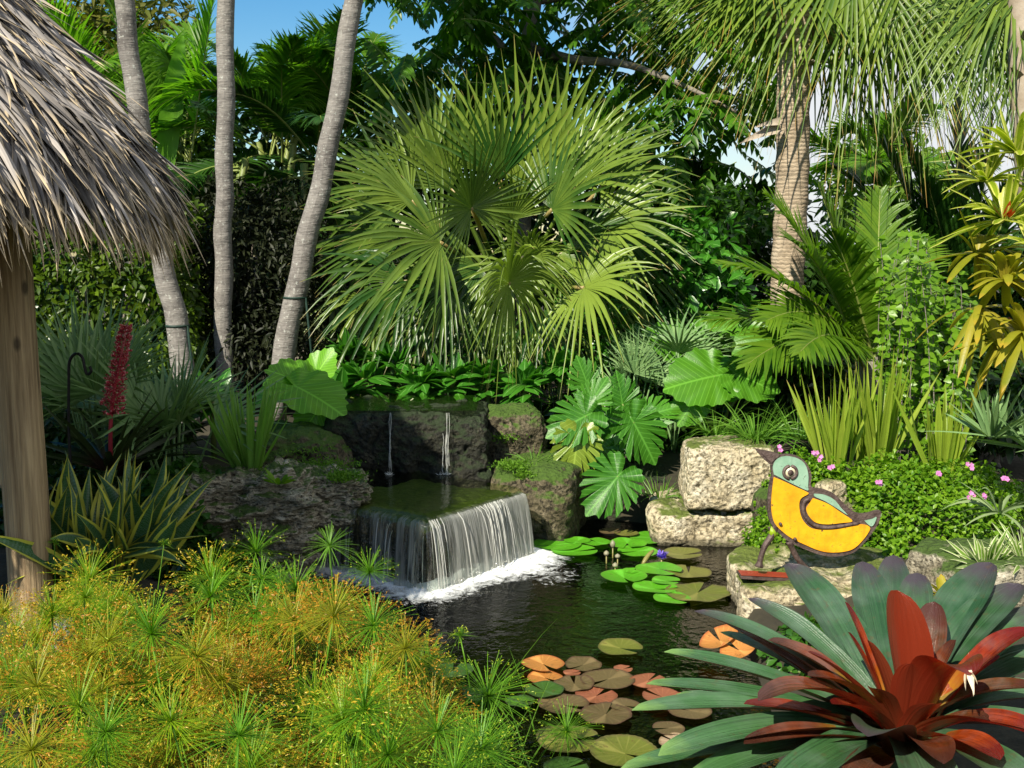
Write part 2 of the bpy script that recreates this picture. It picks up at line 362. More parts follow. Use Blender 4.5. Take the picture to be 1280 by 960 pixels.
def stone(name, ca, cb, cc, moss=(.05, .085, .015), moss_amt=.5, bump=.8, sc_=7.0, wet=0.0, zs=1.0, moss_side=.0):
    m, N, out = mat(name)
    co = N('ShaderNodeTexCoord').outputs['Object']
    co = N('ShaderNodeMapping', {'Vector': co, 'Scale': (1, 1, zs)}).outputs[0]
    n1 = N('ShaderNodeTexNoise', {'Vector': co, 'Scale': sc_, 'Detail': 8.0, 'Roughness': .7}).outputs['Fac']
    n2 = N('ShaderNodeTexNoise', {'Vector': co, 'Scale': sc_*6, 'Detail': 5.0, 'Roughness': .7}).outputs['Fac']
    vo = N('ShaderNodeTexVoronoi', {'Vector': co, 'Scale': sc_*4.5}).outputs['Distance']
    col = ramp(N, n1, [(.32, ca), (.5, cb), (.68, cc)])
    col = mixc(N, ramp(N, n2, [(.38, (1, 1, 1)), (.52, (0, 0, 0))]), col, tuple(k*.38 for k in ca))
    n5 = N('ShaderNodeTexNoise', {'Vector': co, 'Scale': sc_*.38, 'Detail': 6.0, 'Roughness': .75, 'Distortion': .7}).outputs['Fac']
    col = mixc(N, mth(N, 'MULTIPLY', ramp(N, n5, [(.50, (0, 0, 0)), (.60, (1, 1, 1))]), .55), col, mixc(N, 1.0, col, (.45, .40, .30), 'MULTIPLY'))
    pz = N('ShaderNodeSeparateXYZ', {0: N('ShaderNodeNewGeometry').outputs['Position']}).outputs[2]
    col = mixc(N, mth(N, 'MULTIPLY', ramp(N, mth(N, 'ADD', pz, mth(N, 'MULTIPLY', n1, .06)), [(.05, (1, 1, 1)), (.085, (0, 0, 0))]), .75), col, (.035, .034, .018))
    nm = N('ShaderNodeSeparateXYZ', {0: N('ShaderNodeNewGeometry').outputs['Normal']}).outputs[2]
    n3 = N('ShaderNodeTexNoise', {'Vector': co, 'Scale': 3.3, 'Detail': 6.0, 'Roughness': .7}).outputs['Fac']
    f = mth(N, 'ADD', mth(N, 'MULTIPLY', nm, .55), mth(N, 'MULTIPLY_ADD', n3, 1.6, -1.15+moss_amt+moss_side))
    mc = mixc(N, n2, tuple(k*.55 for k in moss), tuple(k*1.5 for k in moss))
    col = mixc(N, ramp(N, f, [(.25, (0, 0, 0)), (.45, (1, 1, 1))]), col, mc)
    h = mth(N, 'ADD', n2, mth(N, 'MULTIPLY', vo, .8))
    bm = N('ShaderNodeBump', {'Strength': bump, 'Distance': .02, 'Height': h}).outputs[0]
    out(N('ShaderNodeBsdfPrincipled', {'Base Color': col, 'Roughness': .85-.5*wet, 'Specular IOR Level': .3+.4*wet, 'Normal': bm}).outputs[0]); return m

def bark(name, ca, cb, cc, ring=14.0, ring_d=.5, lich=0.0):
    m, N, out = mat(name)
    uv = N('ShaderNodeUVMap').outputs[0]; co = N('ShaderNodeTexCoord').outputs['Object']
    n1 = N('ShaderNodeTexNoise', {'Vector': co, 'Scale': 6.0, 'Detail': 6.0, 'Roughness': .7}).outputs['Fac']
    n2 = N('ShaderNodeTexNoise', {'Vector': N('ShaderNodeMapping', {'Vector': co, 'Scale': (1, 1, 5)}).outputs[0], 'Scale': 16.0, 'Detail': 5.0}).outputs['Fac']
    wv = N('ShaderNodeTexWave', {'Vector': uv, 'Scale': ring, 'Distortion': 3.5, 'Detail': 4.0, 'Detail Scale': 2.2}, bands_direction='Y').outputs['Fac']
    col = ramp(N, n1, [(.3, ca), (.5, cb), (.7, cc)])
    col = mixc(N, mth(N, 'MULTIPLY', ramp(N, wv, [(.02, (1, 1, 1)), (.16, (0, 0, 0))]), ring_d), col, tuple(k*.35 for k in ca))
    col = mixc(N, .35, col, mixc(N, n2, tuple(k*.5 for k in ca), tuple(min(.8, k*1.3) for k in cc)))
    n6 = N('ShaderNodeTexNoise', {'Vector': co, 'Scale': 2.6, 'Detail': 7.0, 'Roughness': .75}).outputs['Fac']
    col = mixc(N, mth(N, 'MULTIPLY', ramp(N, n6, [(.52, (0, 0, 0)), (.62, (1, 1, 1))]), .6), col, tuple(k*.5 for k in ca))
    if lich:
        n3 = N('ShaderNodeTexNoise', {'Vector': co, 'Scale': 45.0, 'Detail': 3.0}).outputs['Fac']
        col = mixc(N, mth(N, 'MULTIPLY', ramp(N, n3, [(.6, (0, 0, 0)), (.68, (1, 1, 1))]), lich), col, (.42, .44, .4))
    bm = N('ShaderNodeBump', {'Strength': .6, 'Distance': .012, 'Height': mth(N, 'ADD', n2, mth(N, 'MULTIPLY', wv, .4))}).outputs[0]
    out(N('ShaderNodeBsdfPrincipled', {'Base Color': col, 'Roughness': .85, 'Specular IOR Level': .2, 'Normal': bm}).outputs[0]); return m

def water(name, tint, wave=6.0, bump=.25, refl=1.0, dist=.02):
    m, N, out = mat(name)
    co = N('ShaderNodeTexCoord').outputs['Object']
    n1 = N('ShaderNodeTexNoise', {'Vector': co, 'Scale': wave, 'Detail': 3.0, 'Distortion': .6}).outputs['Fac']
    n2 = N('ShaderNodeTexNoise', {'Vector': co, 'Scale': wave*4.2, 'Detail': 2.0, 'Distortion': .4}).outputs['Fac']
    bm = N('ShaderNodeBump', {'Strength': bump, 'Distance': dist, 'Height': mth(N, 'ADD', n1, mth(N, 'MULTIPLY', n2, .35))}).outputs[0]
    fr = N('ShaderNodeFresnel', {'IOR': 1.33, 'Normal': bm}).outputs[0]
    g = N('ShaderNodeBsdfGlossy', {'Color': (1, 1, 1, 1), 'Roughness': .03, 'Normal': bm}).outputs[0]
    tp = N('ShaderNodeBsdfTransparent', {'Color': c4(tint)}).outputs[0]
    out(N('ShaderNodeMixShader', {0: mth(N, 'MULTIPLY', fr, refl), 1: tp, 2: g}).outputs[0]); return m

M = {}
M['fan'] = leaf('fan_palm_leaf', (.018, .062, .016), (.155, .22, .055), tr=.24, rough=.35, spec=.5, tip=(.28, .22, .08), tip_at=.92)
M['fan2'] = leaf('sabal_leaf', (.045, .105, .018), (.17, .235, .05), tr=.32, rough=.4, spec=.4, tip=(.34, .18, .04), tip_at=.88)
M['petiole'] = plain('petiole', (.10, .15, .03), .5, c2=(.16, .19, .05))
M['areca'] = leaf('areca_leaf', (.045, .14, .02), (.14, .27, .04), tr=.5, rough=.36, spec=.35)
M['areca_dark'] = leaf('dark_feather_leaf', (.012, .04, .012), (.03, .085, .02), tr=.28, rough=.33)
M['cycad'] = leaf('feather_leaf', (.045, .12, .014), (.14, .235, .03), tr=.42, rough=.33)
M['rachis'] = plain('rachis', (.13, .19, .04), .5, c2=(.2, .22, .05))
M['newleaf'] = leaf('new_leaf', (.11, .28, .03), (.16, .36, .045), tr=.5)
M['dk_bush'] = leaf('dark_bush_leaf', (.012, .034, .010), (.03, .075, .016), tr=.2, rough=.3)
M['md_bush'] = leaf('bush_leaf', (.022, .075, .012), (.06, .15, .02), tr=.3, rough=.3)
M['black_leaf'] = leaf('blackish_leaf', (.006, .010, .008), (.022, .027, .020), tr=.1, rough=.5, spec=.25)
M['hedge'] = leaf('hedge_leaf', (.018, .045, .006), (.085, .14, .012), tr=.3, rough=.35)
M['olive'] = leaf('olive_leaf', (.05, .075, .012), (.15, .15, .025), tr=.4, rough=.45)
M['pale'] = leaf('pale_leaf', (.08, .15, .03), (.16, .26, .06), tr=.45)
M['tree'] = leaf('tree_leaf', (.022, .075, .010), (.075, .19, .018), tr=.38, rough=.35)
M['phil'] = leaf('glossy_leaf', (.020, .10, .014), (.055, .19, .028), tr=.28, rough=.28, spec=.45, rib=(.12, .28, .06))
M['ear'] = leaf('elephant_ear_leaf', (.09, .25, .025), (.15, .35, .04), tr=.35, rough=.36, pin=9)
M['ear_dk'] = leaf('round_leaf', (.035, .135, .016), (.08, .22, .022), tr=.34, rough=.36, spec=.4, pin=9)
M['mon'] = leaf('split_leaf', (.022, .105, .014), (.06, .19, .025), tr=.3, rough=.36, spec=.4, pin=8)
M['mon_old'] = leaf('yellowing_split_leaf', (.10, .18, .03), (.17, .23, .05), tr=.3, rough=.3, pin=8)
M['iris'] = leaf('iris_leaf', (.15, .31, .09), (.23, .40, .14), tr=.4, rough=.42, stripe=4)
M['iris_y'] = leaf('yellow_green_iris_leaf', (.2, .30, .05), (.34, .42, .09), tr=.4, rough=.42, tip=(.42, .32, .1), tip_at=.93, stripe=4)
M['grass'] = leaf('grass_leaf', (.06, .16, .03), (.14, .27, .06), tr=.35, rough=.35)
M['blue'] = leaf('blue_green_leaf', (.10, .19, .13), (.19, .29, .21), tr=.18, rough=.45)
M['silver'] = leaf('silver_leaf', (.13, .19, .15), (.22, .28, .23), tr=.2, rough=.5)
M['snake'] = leaf('snake_plant_leaf', (.016, .06, .02), (.03, .09, .035), tr=.1, rough=.35, band=(.07, .14, .08), band_s=11, edge=(.42, .42, .06), edge_at=.64)
M['varieg'] = leaf('variegated_leaf', (.10, .2, .05), (.16, .26, .07), tr=.3, edge=(.5, .52, .32), edge_at=.5)
M['brom_y'] = leaf('striped_bromeliad_leaf', (.17, .24, .02), (.28, .34, .04), tr=.38, rough=.35, edge=(.5, .5, .12), edge_at=.55)
M['brom_o'] = leaf('yellowing_bromeliad_leaf', (.17, .19, .02), (.36, .30, .03), tr=.38, rough=.4, tip=(.42, .27, .03), tip_at=.85)
M['brom_r'] = leaf('red_bract', (.42, .06, .015), (.5, .1, .02), tr=.3, tcol=(1.5, .6, .4))
M['strappy'] = leaf('dark_strap_leaf', (.012, .028, .014), (.035, .05, .028), tr=.1, rough=.35, base=(.03, .015, .012))
M['vine'] = leaf('heart_vine_leaf', (.07, .165, .015), (.17, .31, .035), tr=.42, rough=.35)
M['cover'] = leaf('ground_cover_leaf', (.05, .15, .012), (.19, .32, .03), tr=.4, rough=.4)
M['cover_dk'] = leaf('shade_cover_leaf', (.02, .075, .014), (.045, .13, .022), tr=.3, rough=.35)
M['mossf'] = leaf('moss_frond', (.05, .13, .012), (.12, .24, .02), tr=.3, rough=.7)
M['ptl'] = leaf('pink_petal', (.55, .16, .42), (.68, .28, .58), tr=.3, tcol=(1, .8, 1))
M['purple'] = leaf('purple_petal', (.16, .10, .62), (.28, .2, .75), tr=.3, tcol=(1, .9, 1.2))
M['spike'] = leaf('red_flower_bract', (.32, .018, .035), (.5, .06, .09), tr=.2, tip=(.7, .35, .36), tip_at=.6, tcol=(1.3, .6, .6))
M['pap_g'] = leaf('papyrus_ray', (.055, .17, .014), (.12, .26, .02), tr=.3, rough=.45)
M['pap_y'] = leaf('papyrus_yellow_ray', (.10, .21, .012), (.20, .29, .018), tr=.3, rough=.45)
M['pap_o'] = leaf('papyrus_browning_ray', (.16, .2, .012), (.27, .25, .018), tr=.3, rough=.45)
M['tip_g'] = leaf('papyrus_green_spikelet', (.24, .34, .03), (.36, .40, .05), tr=.3)
M['tip_y'] = leaf('papyrus_yellow_spikelet', (.34, .26, .014), (.52, .37, .03), tr=.3, tcol=(1.3, 1.2, .5))
M['tip_o'] = leaf('papyrus_orange_spikelet', (.28, .11, .010), (.52, .27, .02), tr=.3, tcol=(1.3, 1.0, .5))
M['thatch'] = leaf('dry_thatch', (.075, .068, .064), (.62, .57, .52), tr=.08, rough=.6, spec=.3, tcol=(1, .9, .7), tip=(.5, .4, .26), tip_at=.74, stripe=3)
M['thcore'] = plain('thatch_core', (.03, .024, .018), .9)
M['post'] = plain('weathered_post', (.15, .098, .052), .8, c2=(.42, .31, .18), sc_=5, bump=.6, bs=12, stretch=(9, 9, .35), crack=(.03, .02, .012))
M['concrete'] = plain('concrete', (.16, .16, .155), .9, c2=(.26, .26, .25))
M['palmbark'] = bark('grey_palm_bark', (.11, .10, .095), (.18, .168, .155), (.245, .232, .215), 3.2, .3, .5)
M['sabalbark'] = bark('sabal_bark', (.17, .125, .08), (.31, .24, .165), (.45, .38, .29), 11.0, .8)
M['dkbark'] = bark('tree_bark', (.10, .085, .07), (.17, .15, .12), (.24, .22, .19), 3.0, .1)
M['strap'] = plain('green_strap', (.01, .03, .022), .6)
M['iron'] = plain('black_iron', (.012, .012, .013), .5, metal=.6)
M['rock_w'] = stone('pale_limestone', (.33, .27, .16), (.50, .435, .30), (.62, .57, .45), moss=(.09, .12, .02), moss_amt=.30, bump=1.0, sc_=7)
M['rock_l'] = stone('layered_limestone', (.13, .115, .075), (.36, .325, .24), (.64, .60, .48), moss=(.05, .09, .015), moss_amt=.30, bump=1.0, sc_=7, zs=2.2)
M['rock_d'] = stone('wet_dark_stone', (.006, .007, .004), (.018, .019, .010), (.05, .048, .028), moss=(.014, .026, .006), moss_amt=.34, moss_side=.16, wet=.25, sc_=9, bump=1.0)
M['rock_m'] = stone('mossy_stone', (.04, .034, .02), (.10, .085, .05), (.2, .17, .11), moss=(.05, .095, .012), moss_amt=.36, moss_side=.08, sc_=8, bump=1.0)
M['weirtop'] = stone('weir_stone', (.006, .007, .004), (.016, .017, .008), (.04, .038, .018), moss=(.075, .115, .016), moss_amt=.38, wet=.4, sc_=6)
M['soil'] = plain('garden_soil', (.018, .016, .009), .95, c2=(.042, .036, .02), sc_=5, bump=.8, bs=25)
M['pond'] = water('pond_water', (.16, .24, .10), 7.0, .42, 1.0, .02)
M['basin'] = water('basin_water', (.82, .86, .62), 14.0, .35, .8, .01)

# ------------------------------------------------------------------ ground and pond
POND = np.array([(-1.45, 1.7), (.45, 1.7), (.72, 2.9), (.92, 3.8), (1.0, 4.9), (1.22, 5.75), (1.36, 6.25), (.95, 6.75), (.45, 7.0), (-.1, 7.1), (-1.1, 6.6), (-1.45, 5.6), (-1.5, 4.0)])
def poly_sd(x, y):
    n = len(POND); dmin = np.full(x.shape, 1e9); ins = np.zeros(x.shape, bool)
    for i in range(n):
        a, b = POND[i], POND[(i+1) % n]; e = b-a
        t = np.clip(((x-a[0])*e[0]+(y-a[1])*e[1])/(e@e), 0, 1)
        dmin = np.minimum(dmin, np.hypot(x-a[0]-t*e[0], y-a[1]-t*e[1]))
        c = ((a[1] > y) != (b[1] > y)) & (x < (b[0]-a[0])*(y-a[1])/(b[1]-a[1]+1e-12)+a[0]); ins ^= c
    return np.where(ins, -dmin, dmin)
def hgt(x, y):
    x = np.asarray(x, float); y = np.asarray(y, float); d = poly_sd(x, y)
    top = .12+.22*np.clip((y-6.2)/1.6, 0, 1)+.12*np.clip((y-8)/6, 0, 1)+.10*np.clip((-x-1.4)/.6, 0, 1)+.12*np.clip((x-1.2)/.6, 0, 1)
    top = top+.03*np.sin(x*3.1+y*1.7)*np.sin(y*2.3-x)
    return np.where(d < 0, -.42+.30*np.clip(1+d/.35, 0, 1), np.clip(d/.12, 0, 1)*(top+.12)-.12)
gx = np.concatenate([-np.geomspace(200, 5, 26), np.linspace(-4.8, 4.8, 170), np.geomspace(5, 200, 26)])
gy = np.concatenate([-np.geomspace(100, .5, 14), np.linspace(-.3, 10, 190), np.geomspace(10.2, 260, 32)])
X, Y = np.meshgrid(gx, gy); mb = MB(); g = np.arange(len(gy)-1)[:, None]*len(gx)+np.arange(len(gx)-1)[None]
mb.add(np.stack([X, Y, hgt(X, Y)], -1), np.stack([g, g+1, g+1+len(gx), g+len(gx)], -1))
tag(mb.build('ground', M['soil']), kind='structure')
mb = MB(); ex = np.linspace(-1.9, 1.75, 60); ey = np.linspace(1.4, 7.3, 90); X, Y = np.meshgrid(ex, ey); g = np.arange(89)[:, None]*60+np.arange(59)[None]
mb.add(np.stack([X, Y, 0*X], -1), np.stack([g, g+1, g+61, g+60], -1))
tag(mb.build('pond_water', M['pond']), kind='structure')
GZ = lambda x, y: float(hgt(np.array([x]), np.array([y]))[0])
def ground_at(p): return np.array([p[0], p[1], GZ(p[0], p[1])])

# ------------------------------------------------------------------ stones
def rock(name, label, c, size, rot=0, m='rock_m', seed=0, e=9, disp=.03, freq=4.0, zs=1.0, cuts=56, pit=.03, group=None, parent=None, tilt=0.0):
    bm = bmesh.new(); bmesh.ops.create_cube(bm, size=2); bmesh.ops.subdivide_edges(bm, edges=bm.edges[:], cuts=cuts, use_grid_fill=True)
    hs_ = Vector(size)/2; off = Vector((seed*7.3, seed*3.1, seed*1.7))
    rm = Matrix.Rotation(R(rot), 3, 'Z') @ Matrix.Rotation(R(tilt), 3, 'Y')
    for v in bm.verts:
        p = v.co; l = (abs(p.x)**e+abs(p.y)**e+abs(p.z)**e)**(1/e); q = p/l
        w = Vector((q.x*hs_.x, q.y*hs_.y, q.z*hs_.z)); n_ = Vector((q.x**3/hs_.x, q.y**3/hs_.y, q.z**3/hs_.z)).normalized()
        s = Vector((w.x, w.y, w.z*zs))+off
        d = noise.fractal(s*freq, 1, 2, 5)*disp+noise.noise(s*freq*.3)*disp*1.2
        ws = s+Vector((noise.noise(s*9), noise.noise(s*9+Vector((5, 0, 0))), noise.noise(s*9+Vector((0, 5, 0)))))*.06
        d -= pit*max(0, .42-noise.voronoi(ws*freq*3.6)[0][0])*(1.6+2.6*noise.noise(s*freq*1.1))
        d += disp*.5*(abs(noise.noise(s*freq*2.3))-.25)
        v.co = rm @ (w+n_*d)+Vector(c)
    me = [v.co[:] for v in bm.verts]; fs = [[v.index for v in f.verts] for f in bm.faces]; bm.free()
    k = MB(); k.add(me, np.array(fs))
    base = np.array([c[0], c[1], c[2]-size[2]/2])
    o = k.build(name, M[m], parent, loc=None if parent else base)
    if not parent: tag(o, label, 'stone', group)
    return o
B0 = Zp(533, 738); B1 = Zp(659, 690)                      # base corner and right end of the weir
ud = nrm(B1-B0); wdv = np.array([-ud[1], ud[0], 0])        # along the right face, along the left face
WT = .355; LU, LW = .86, .80
wc = B0+ud*LU/2+wdv*LW/2
rock('weir_stone', 'dark wet square weir stone the wide waterfall pours over', (wc[0], wc[1], WT/2-.1), (LU, LW, WT+.2), math.degrees(math.atan2(ud[1], ud[0])), 'weirtop', 1, e=20, disp=.02, pit=.008, cuts=80)
p = W(510, 560, 6.85)
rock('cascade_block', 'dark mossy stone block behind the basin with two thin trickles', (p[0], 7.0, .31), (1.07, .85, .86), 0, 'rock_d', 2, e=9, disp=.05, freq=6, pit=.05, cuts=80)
rock('mossy_boulder', 'squat mossy boulder right of the dark trickle block', (W(640, 540, 7.2)[0], 7.2, .40), (.42, .5, .66), 8, 'rock_m', 3, e=5, disp=.04, freq=4)
rock('pool_side_stone', 'brown mossy stone beside the right end of the waterfall', (W(672, 620, 6.75)[0]+.03, 6.78, .16), (.52, .8, .52), -14, 'rock_m', 4, e=6, disp=.04, freq=4)
rock('planter_stone', 'ridged grey limestone with moss on top under the iris clump', (W(322, 620, 5.75)[0]-.03, 5.74, .22), (.66, .62, .74), 8, 'rock_l', 5, e=7, disp=.075, freq=6, zs=3.0, pit=.06, cuts=80)
rock('ledge_stone', 'pale ridged rounded stone end overhanging the basin', (W(405, 600, 5.85)[0], 5.92, .41), (.44, .44, .28), 18, 'rock_l', 6, e=4.5, disp=.05, freq=7, zs=2.6, pit=.05, tilt=4, cuts=60)
rock('moss_topped_rock', 'low moss-topped rock between iris clump and dark block', (W(372, 565, 6.5)[0], 6.6, .32), (.62, .7, .72), 5, 'rock_m', 7, e=5, disp=.05)
p = W(905, 600, 6.25)
rock('limestone_block', 'big pale squared limestone block behind the bird', (p[0]+.05, 6.46, .415), (.50, .46, .38), -3, 'rock_w', 8, e=13, disp=.016, freq=7, pit=.018, cuts=80)
rock('ledge_slab', 'low flat pale slab under the squared limestone block', (W(885, 650, 6.3)[0]+.05, 6.58, .09), (.72, .62, .27), -4, 'rock_w', 9, e=6, disp=.035, freq=4, pit=.03)
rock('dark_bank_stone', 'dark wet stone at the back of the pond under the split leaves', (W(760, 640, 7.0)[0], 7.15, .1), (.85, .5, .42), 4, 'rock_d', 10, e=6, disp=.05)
p = Zp(990, 720, .2)
rock('pond_wall_stone', 'golden pale stone the bird statue stands on', (p[0]+.22, 5.1, .02), (.98, .74, .40), -6, 'rock_w', 11, e=10, disp=.035, freq=4, pit=.03, cuts=60)
rock('bank_stone', 'shaded brown stone behind the bird under the flowering mound', (W(1090, 690, 5.7)[0], 5.85, .2), (1.1, .6, .5), 3, 'rock_m', 12, e=6, disp=.05)
rock('small_white_stone', 'small whitish stone showing behind the back of the bird', (W(1046, 625, 5.55)[0], 5.66, .44), (.18, .16, .2), 20, 'rock_w', 13, e=4, disp=.03, cuts=24)
rock('edge_stone', 'grey stone at the right edge behind the big bromeliad', (W(1275, 720, 4.6)[0], 4.75, .18), (.7, .6, .46), 10, 'rock_l', 14, e=6, disp=.04, cuts=30)

# ------------------------------------------------------------------ waterfall
def fall_mat(name, hard):
    m, N, out = mat(name)
    uv = N('ShaderNodeUVMap').outputs[0]; at = N('ShaderNodeAttribute', attribute_name='var').outputs['Fac']
    n1 = N('ShaderNodeTexNoise', {'Vector': N('ShaderNodeMapping', {'Vector': uv, 'Scale': (27, .9, 1)}).outputs[0], 'Scale': 1.0, 'Detail': 4.0, 'Roughness': .6}).outputs['Fac']
    n2 = N('ShaderNodeTexNoise', {'Vector': N('ShaderNodeMapping', {'Vector': uv, 'Scale': (150, 3, 1)}).outputs[0], 'Scale': 1.0, 'Detail': 2.0}).outputs['Fac']
    f = mth(N, 'ADD', mth(N, 'MULTIPLY', n1, .72), mth(N, 'MULTIPLY', n2, .28))
    n4 = N('ShaderNodeTexNoise', {'Vector': N('ShaderNodeMapping', {'Vector': uv, 'Scale': (7, .7, 1)}).outputs[0], 'Scale': 1.0, 'Detail': 2.0}).outputs['Fac']
    f = mth(N, 'ADD', f, mth(N, 'MULTIPLY_ADD', n4, .7, -.35))
    al = ramp(N, mth(N, 'ADD', f, mth(N, 'ADD', at, -.5)), [(.44, (0, 0, 0)), (.70, (1, 1, 1))])
    bm = N('ShaderNodeBump', {'Strength': .8, 'Distance': .01, 'Height': n2}).outputs[0]
    d = N('ShaderNodeBsdfPrincipled', {'Base Color': (.50, .51, .48, 1), 'Roughness': .15, 'Specular IOR Level': .7, 'Normal': bm}).outputs[0]
    t = N('ShaderNodeBsdfTranslucent', {'Color': (.66, .66, .56, 1), 'Normal': bm}).outputs[0]
    wv = N('ShaderNodeMixShader', {0: .5, 1: d, 2: t}).outputs[0]
    tp = N('ShaderNodeBsdfTransparent', {'Color': (.75, .8, .76, 1)}).outputs[0]
    gl = N('ShaderNodeBsdfGlossy', {'Roughness': .08, 'Normal': bm}).outputs[0]
    cl = N('ShaderNodeMixShader', {0: .10, 1: tp, 2: gl}).outputs[0]
    out(N('ShaderNodeMixShader', {0: mth(N, 'MULTIPLY', al, hard), 1: cl, 2: wv}).outputs[0]); return m
M['fall'] = fall_mat('falling_water', .8)
fall = thing('waterfall', 'wide short waterfall sheeting off the square stone into the pond', 'waterfall', B0)
nrR = -wdv; nrL = -ud
def lip_pts(ns):
    """lip line: left end -> corner -> right end, with outward normals"""
    s = np.linspace(-LW*.97, LU, ns); Pp = []; Nn = []
    for x in s:
        if x < -.05: q = B0+wdv*(-x); n_ = nrL
        elif x > .05: q = B0+ud*x; n_ = nrR
        else:
            a = (x+.05)/.1; n_ = nrm(nrL*(1-a)+nrR*a); q = B0+nrm(nrL+nrR)*(-.012)+(wdv*(-x) if x < 0 else ud*x)
        Pp.append(q); Nn.append(n_)
    return s, np.array(Pp), np.array(Nn)
ns, nk = 420, 22
s, Pp, Nn = lip_pts(ns)
t = np.linspace(0, 1, nk)
jit = np.array([noise.fractal(Vector((x*22, 3.1, 0)), 1, 2, 4) for x in s])
wave = np.array([[noise.noise(Vector((x*30, q*1.2, 5))) for q in t] for x in s])
outw = np.where(s > 0, .085, .05)[:, None]*np.sqrt(np.clip(t-.06, 0, 1))[None]+.014*wave*t[None]+(.012*jit)[:, None]*t[None]-.03*(t < .06)
zz = (WT+.012)+.006*jit[:, None]*(1-t)[None]-np.clip(t-.06, 0, 1)[None]/.94*(WT+.012)+0*s[:, None]
V = Pp[:, None]*np.array([1, 1, 0])+Nn[:, None]*outw[..., None]+ZV*zz[..., None]
den = np.interp(s, [-LW, -.3, -.05, .12, .3, LU], [.46, .47, .50, .58, .74, .78])+.08*jit
uv = np.zeros((ns, nk, 2)); uv[..., 0] = s[:, None]; uv[..., 1] = t[None]
mb = MB(); g = np.arange(ns-1)[:, None]*nk+np.arange(nk-1)[None]
mb.add(V, np.stack([g, g+1, g+1+nk, g+nk], -1), uv=uv, var=np.repeat(np.clip(den+.0, 0, 1), nk))
# strands thrown clear of the stone, in the same sheet of water
for i in range(190):
    x = U(-.74, .0) if i < 40 else U(.02, LU-.02)
    if noise.noise(Vector((x*7, 1.5, 0)))+U(-.25, .25) < 0: continue
    j = int(np.argmin(abs(s-x))); z0 = WT+.01 if x > 0 else WT*U(.55, 1.0); ex_ = U(.05, .11) if x > 0 else U(.02, .06)
    tt = np.linspace(0, 1, 9); z1 = 0.0 if U(0, 1) < .75 else U(.05, .2)
    pth = Pp[j]*np.array([1, 1, 0])+Nn[j]*(ex_*np.sqrt(tt)+.004)[:, None]+ZV*(z0-(z0-z1)*tt**1.15)[:, None]
    tube(mb, pth, U(.001, .0036)*(.6+.4*np.sin(tt*3.1+.4)), 5, 1, var=1.0, cap=False)
for i in range(420):
    x = U(-.6, LU); j = int(np.argmin(abs(s-x))); b_ = Pp[j]*np.array([1, 1, 0])+Nn[j]*U(.05, .16)+ZV*U(.0, .05); tube(mb, [b_, b_+rdirs(1)[0]*np.array([.6, .6, 1])*U(.004, .02)], U(.0008, .0022), 4, 1, var=1.0, cap=False)
M['strand'] = plain('white_water', (.50, .51, .48), .15, spec=.8)
mb.build('water_sheet', [M['fall'], M['strand']], fall)
# basin sheet on the weir
mb = MB(); gxx = np.linspace(0, 1, 40); A, Bq = np.meshgrid(gxx, gxx)
V = (B0*np.array([1, 1, 0]))+ud*(A*LU)[..., None]+wdv*(Bq*(LW+.15))[..., None]
V = V+nrm(ud+wdv)*.0; edge = np.minimum(A*LU, Bq*LW); V = V+ZV*(WT+.034-.022*np.exp(-edge/.02))[..., None]
g = np.arange(39)[:, None]*40+np.arange(39)[None]
mb.add(V, np.stack([g, g+1, g+41, g+40], -1))
tag(mb.build('basin_water', M['basin']), kind='structure')
mb = MB(); q = W(510, 515, 7.0); X, Y = np.meshgrid(np.linspace(-.46, .46, 20), np.linspace(6.66, 7.38, 20)); g = np.arange(19)[:, None]*20+np.arange(19)[None]
mb.add(np.stack([X+q[0], Y, 0*X+.765], -1), np.stack([g, g+1, g+21, g+20], -1)); tag(mb.build('top_pool_water', M['basin']), kind='structure')
# thin trickles on the dark block
def trickle(px, label, n, w):
    p0 = W(px, 525, 6.56); mb = MB()
    for i in range(n):
        x = p0[0]+U(-w, w); z0, z1 = U(.6, .76), .39
        if i % 3 == 0: z0 = .765
        tt = np.linspace(0, 1, 8)
        pth = np.stack([x+.004*np.sin(tt*9+i), 6.575-.05*np.sqrt(tt)-.012*U(0, 1)+0*tt, z0-(z0-z1)*tt], -1)
        pth = pth+np.array([[.006*noise.noise(Vector((i*3.3, k_*.9, px))), 0, 0] for k_ in range(8)]); a_ = int(U(0, 3)) if i % 3 else 0; tube(mb, pth[a_:8-int(U(0, 2))], U(.0006, .0019), 5, cap=False)
    for i in range(26):   # splash at the foot
        d = rdirs(1, .1, .9)[0]; b = np.array([p0[0]+U(-w, w)*1.5, 6.50+U(-.02, .02), .392]); tube(mb, [b, b+d*U(.01, .03)], [.002, .0006], 4, cap=False)
    tag(mb.build('water_trickle', M['strand'], loc=(p0[0], 6.55, .39)), label, 'waterfall', 'thin trickles down the dark block')
trickle(487, 'thin trickle left on the dark block, above the basin corner', 5, .014)
trickle(556, 'thin trickle right on the dark block, broader than the other', 8, .026)
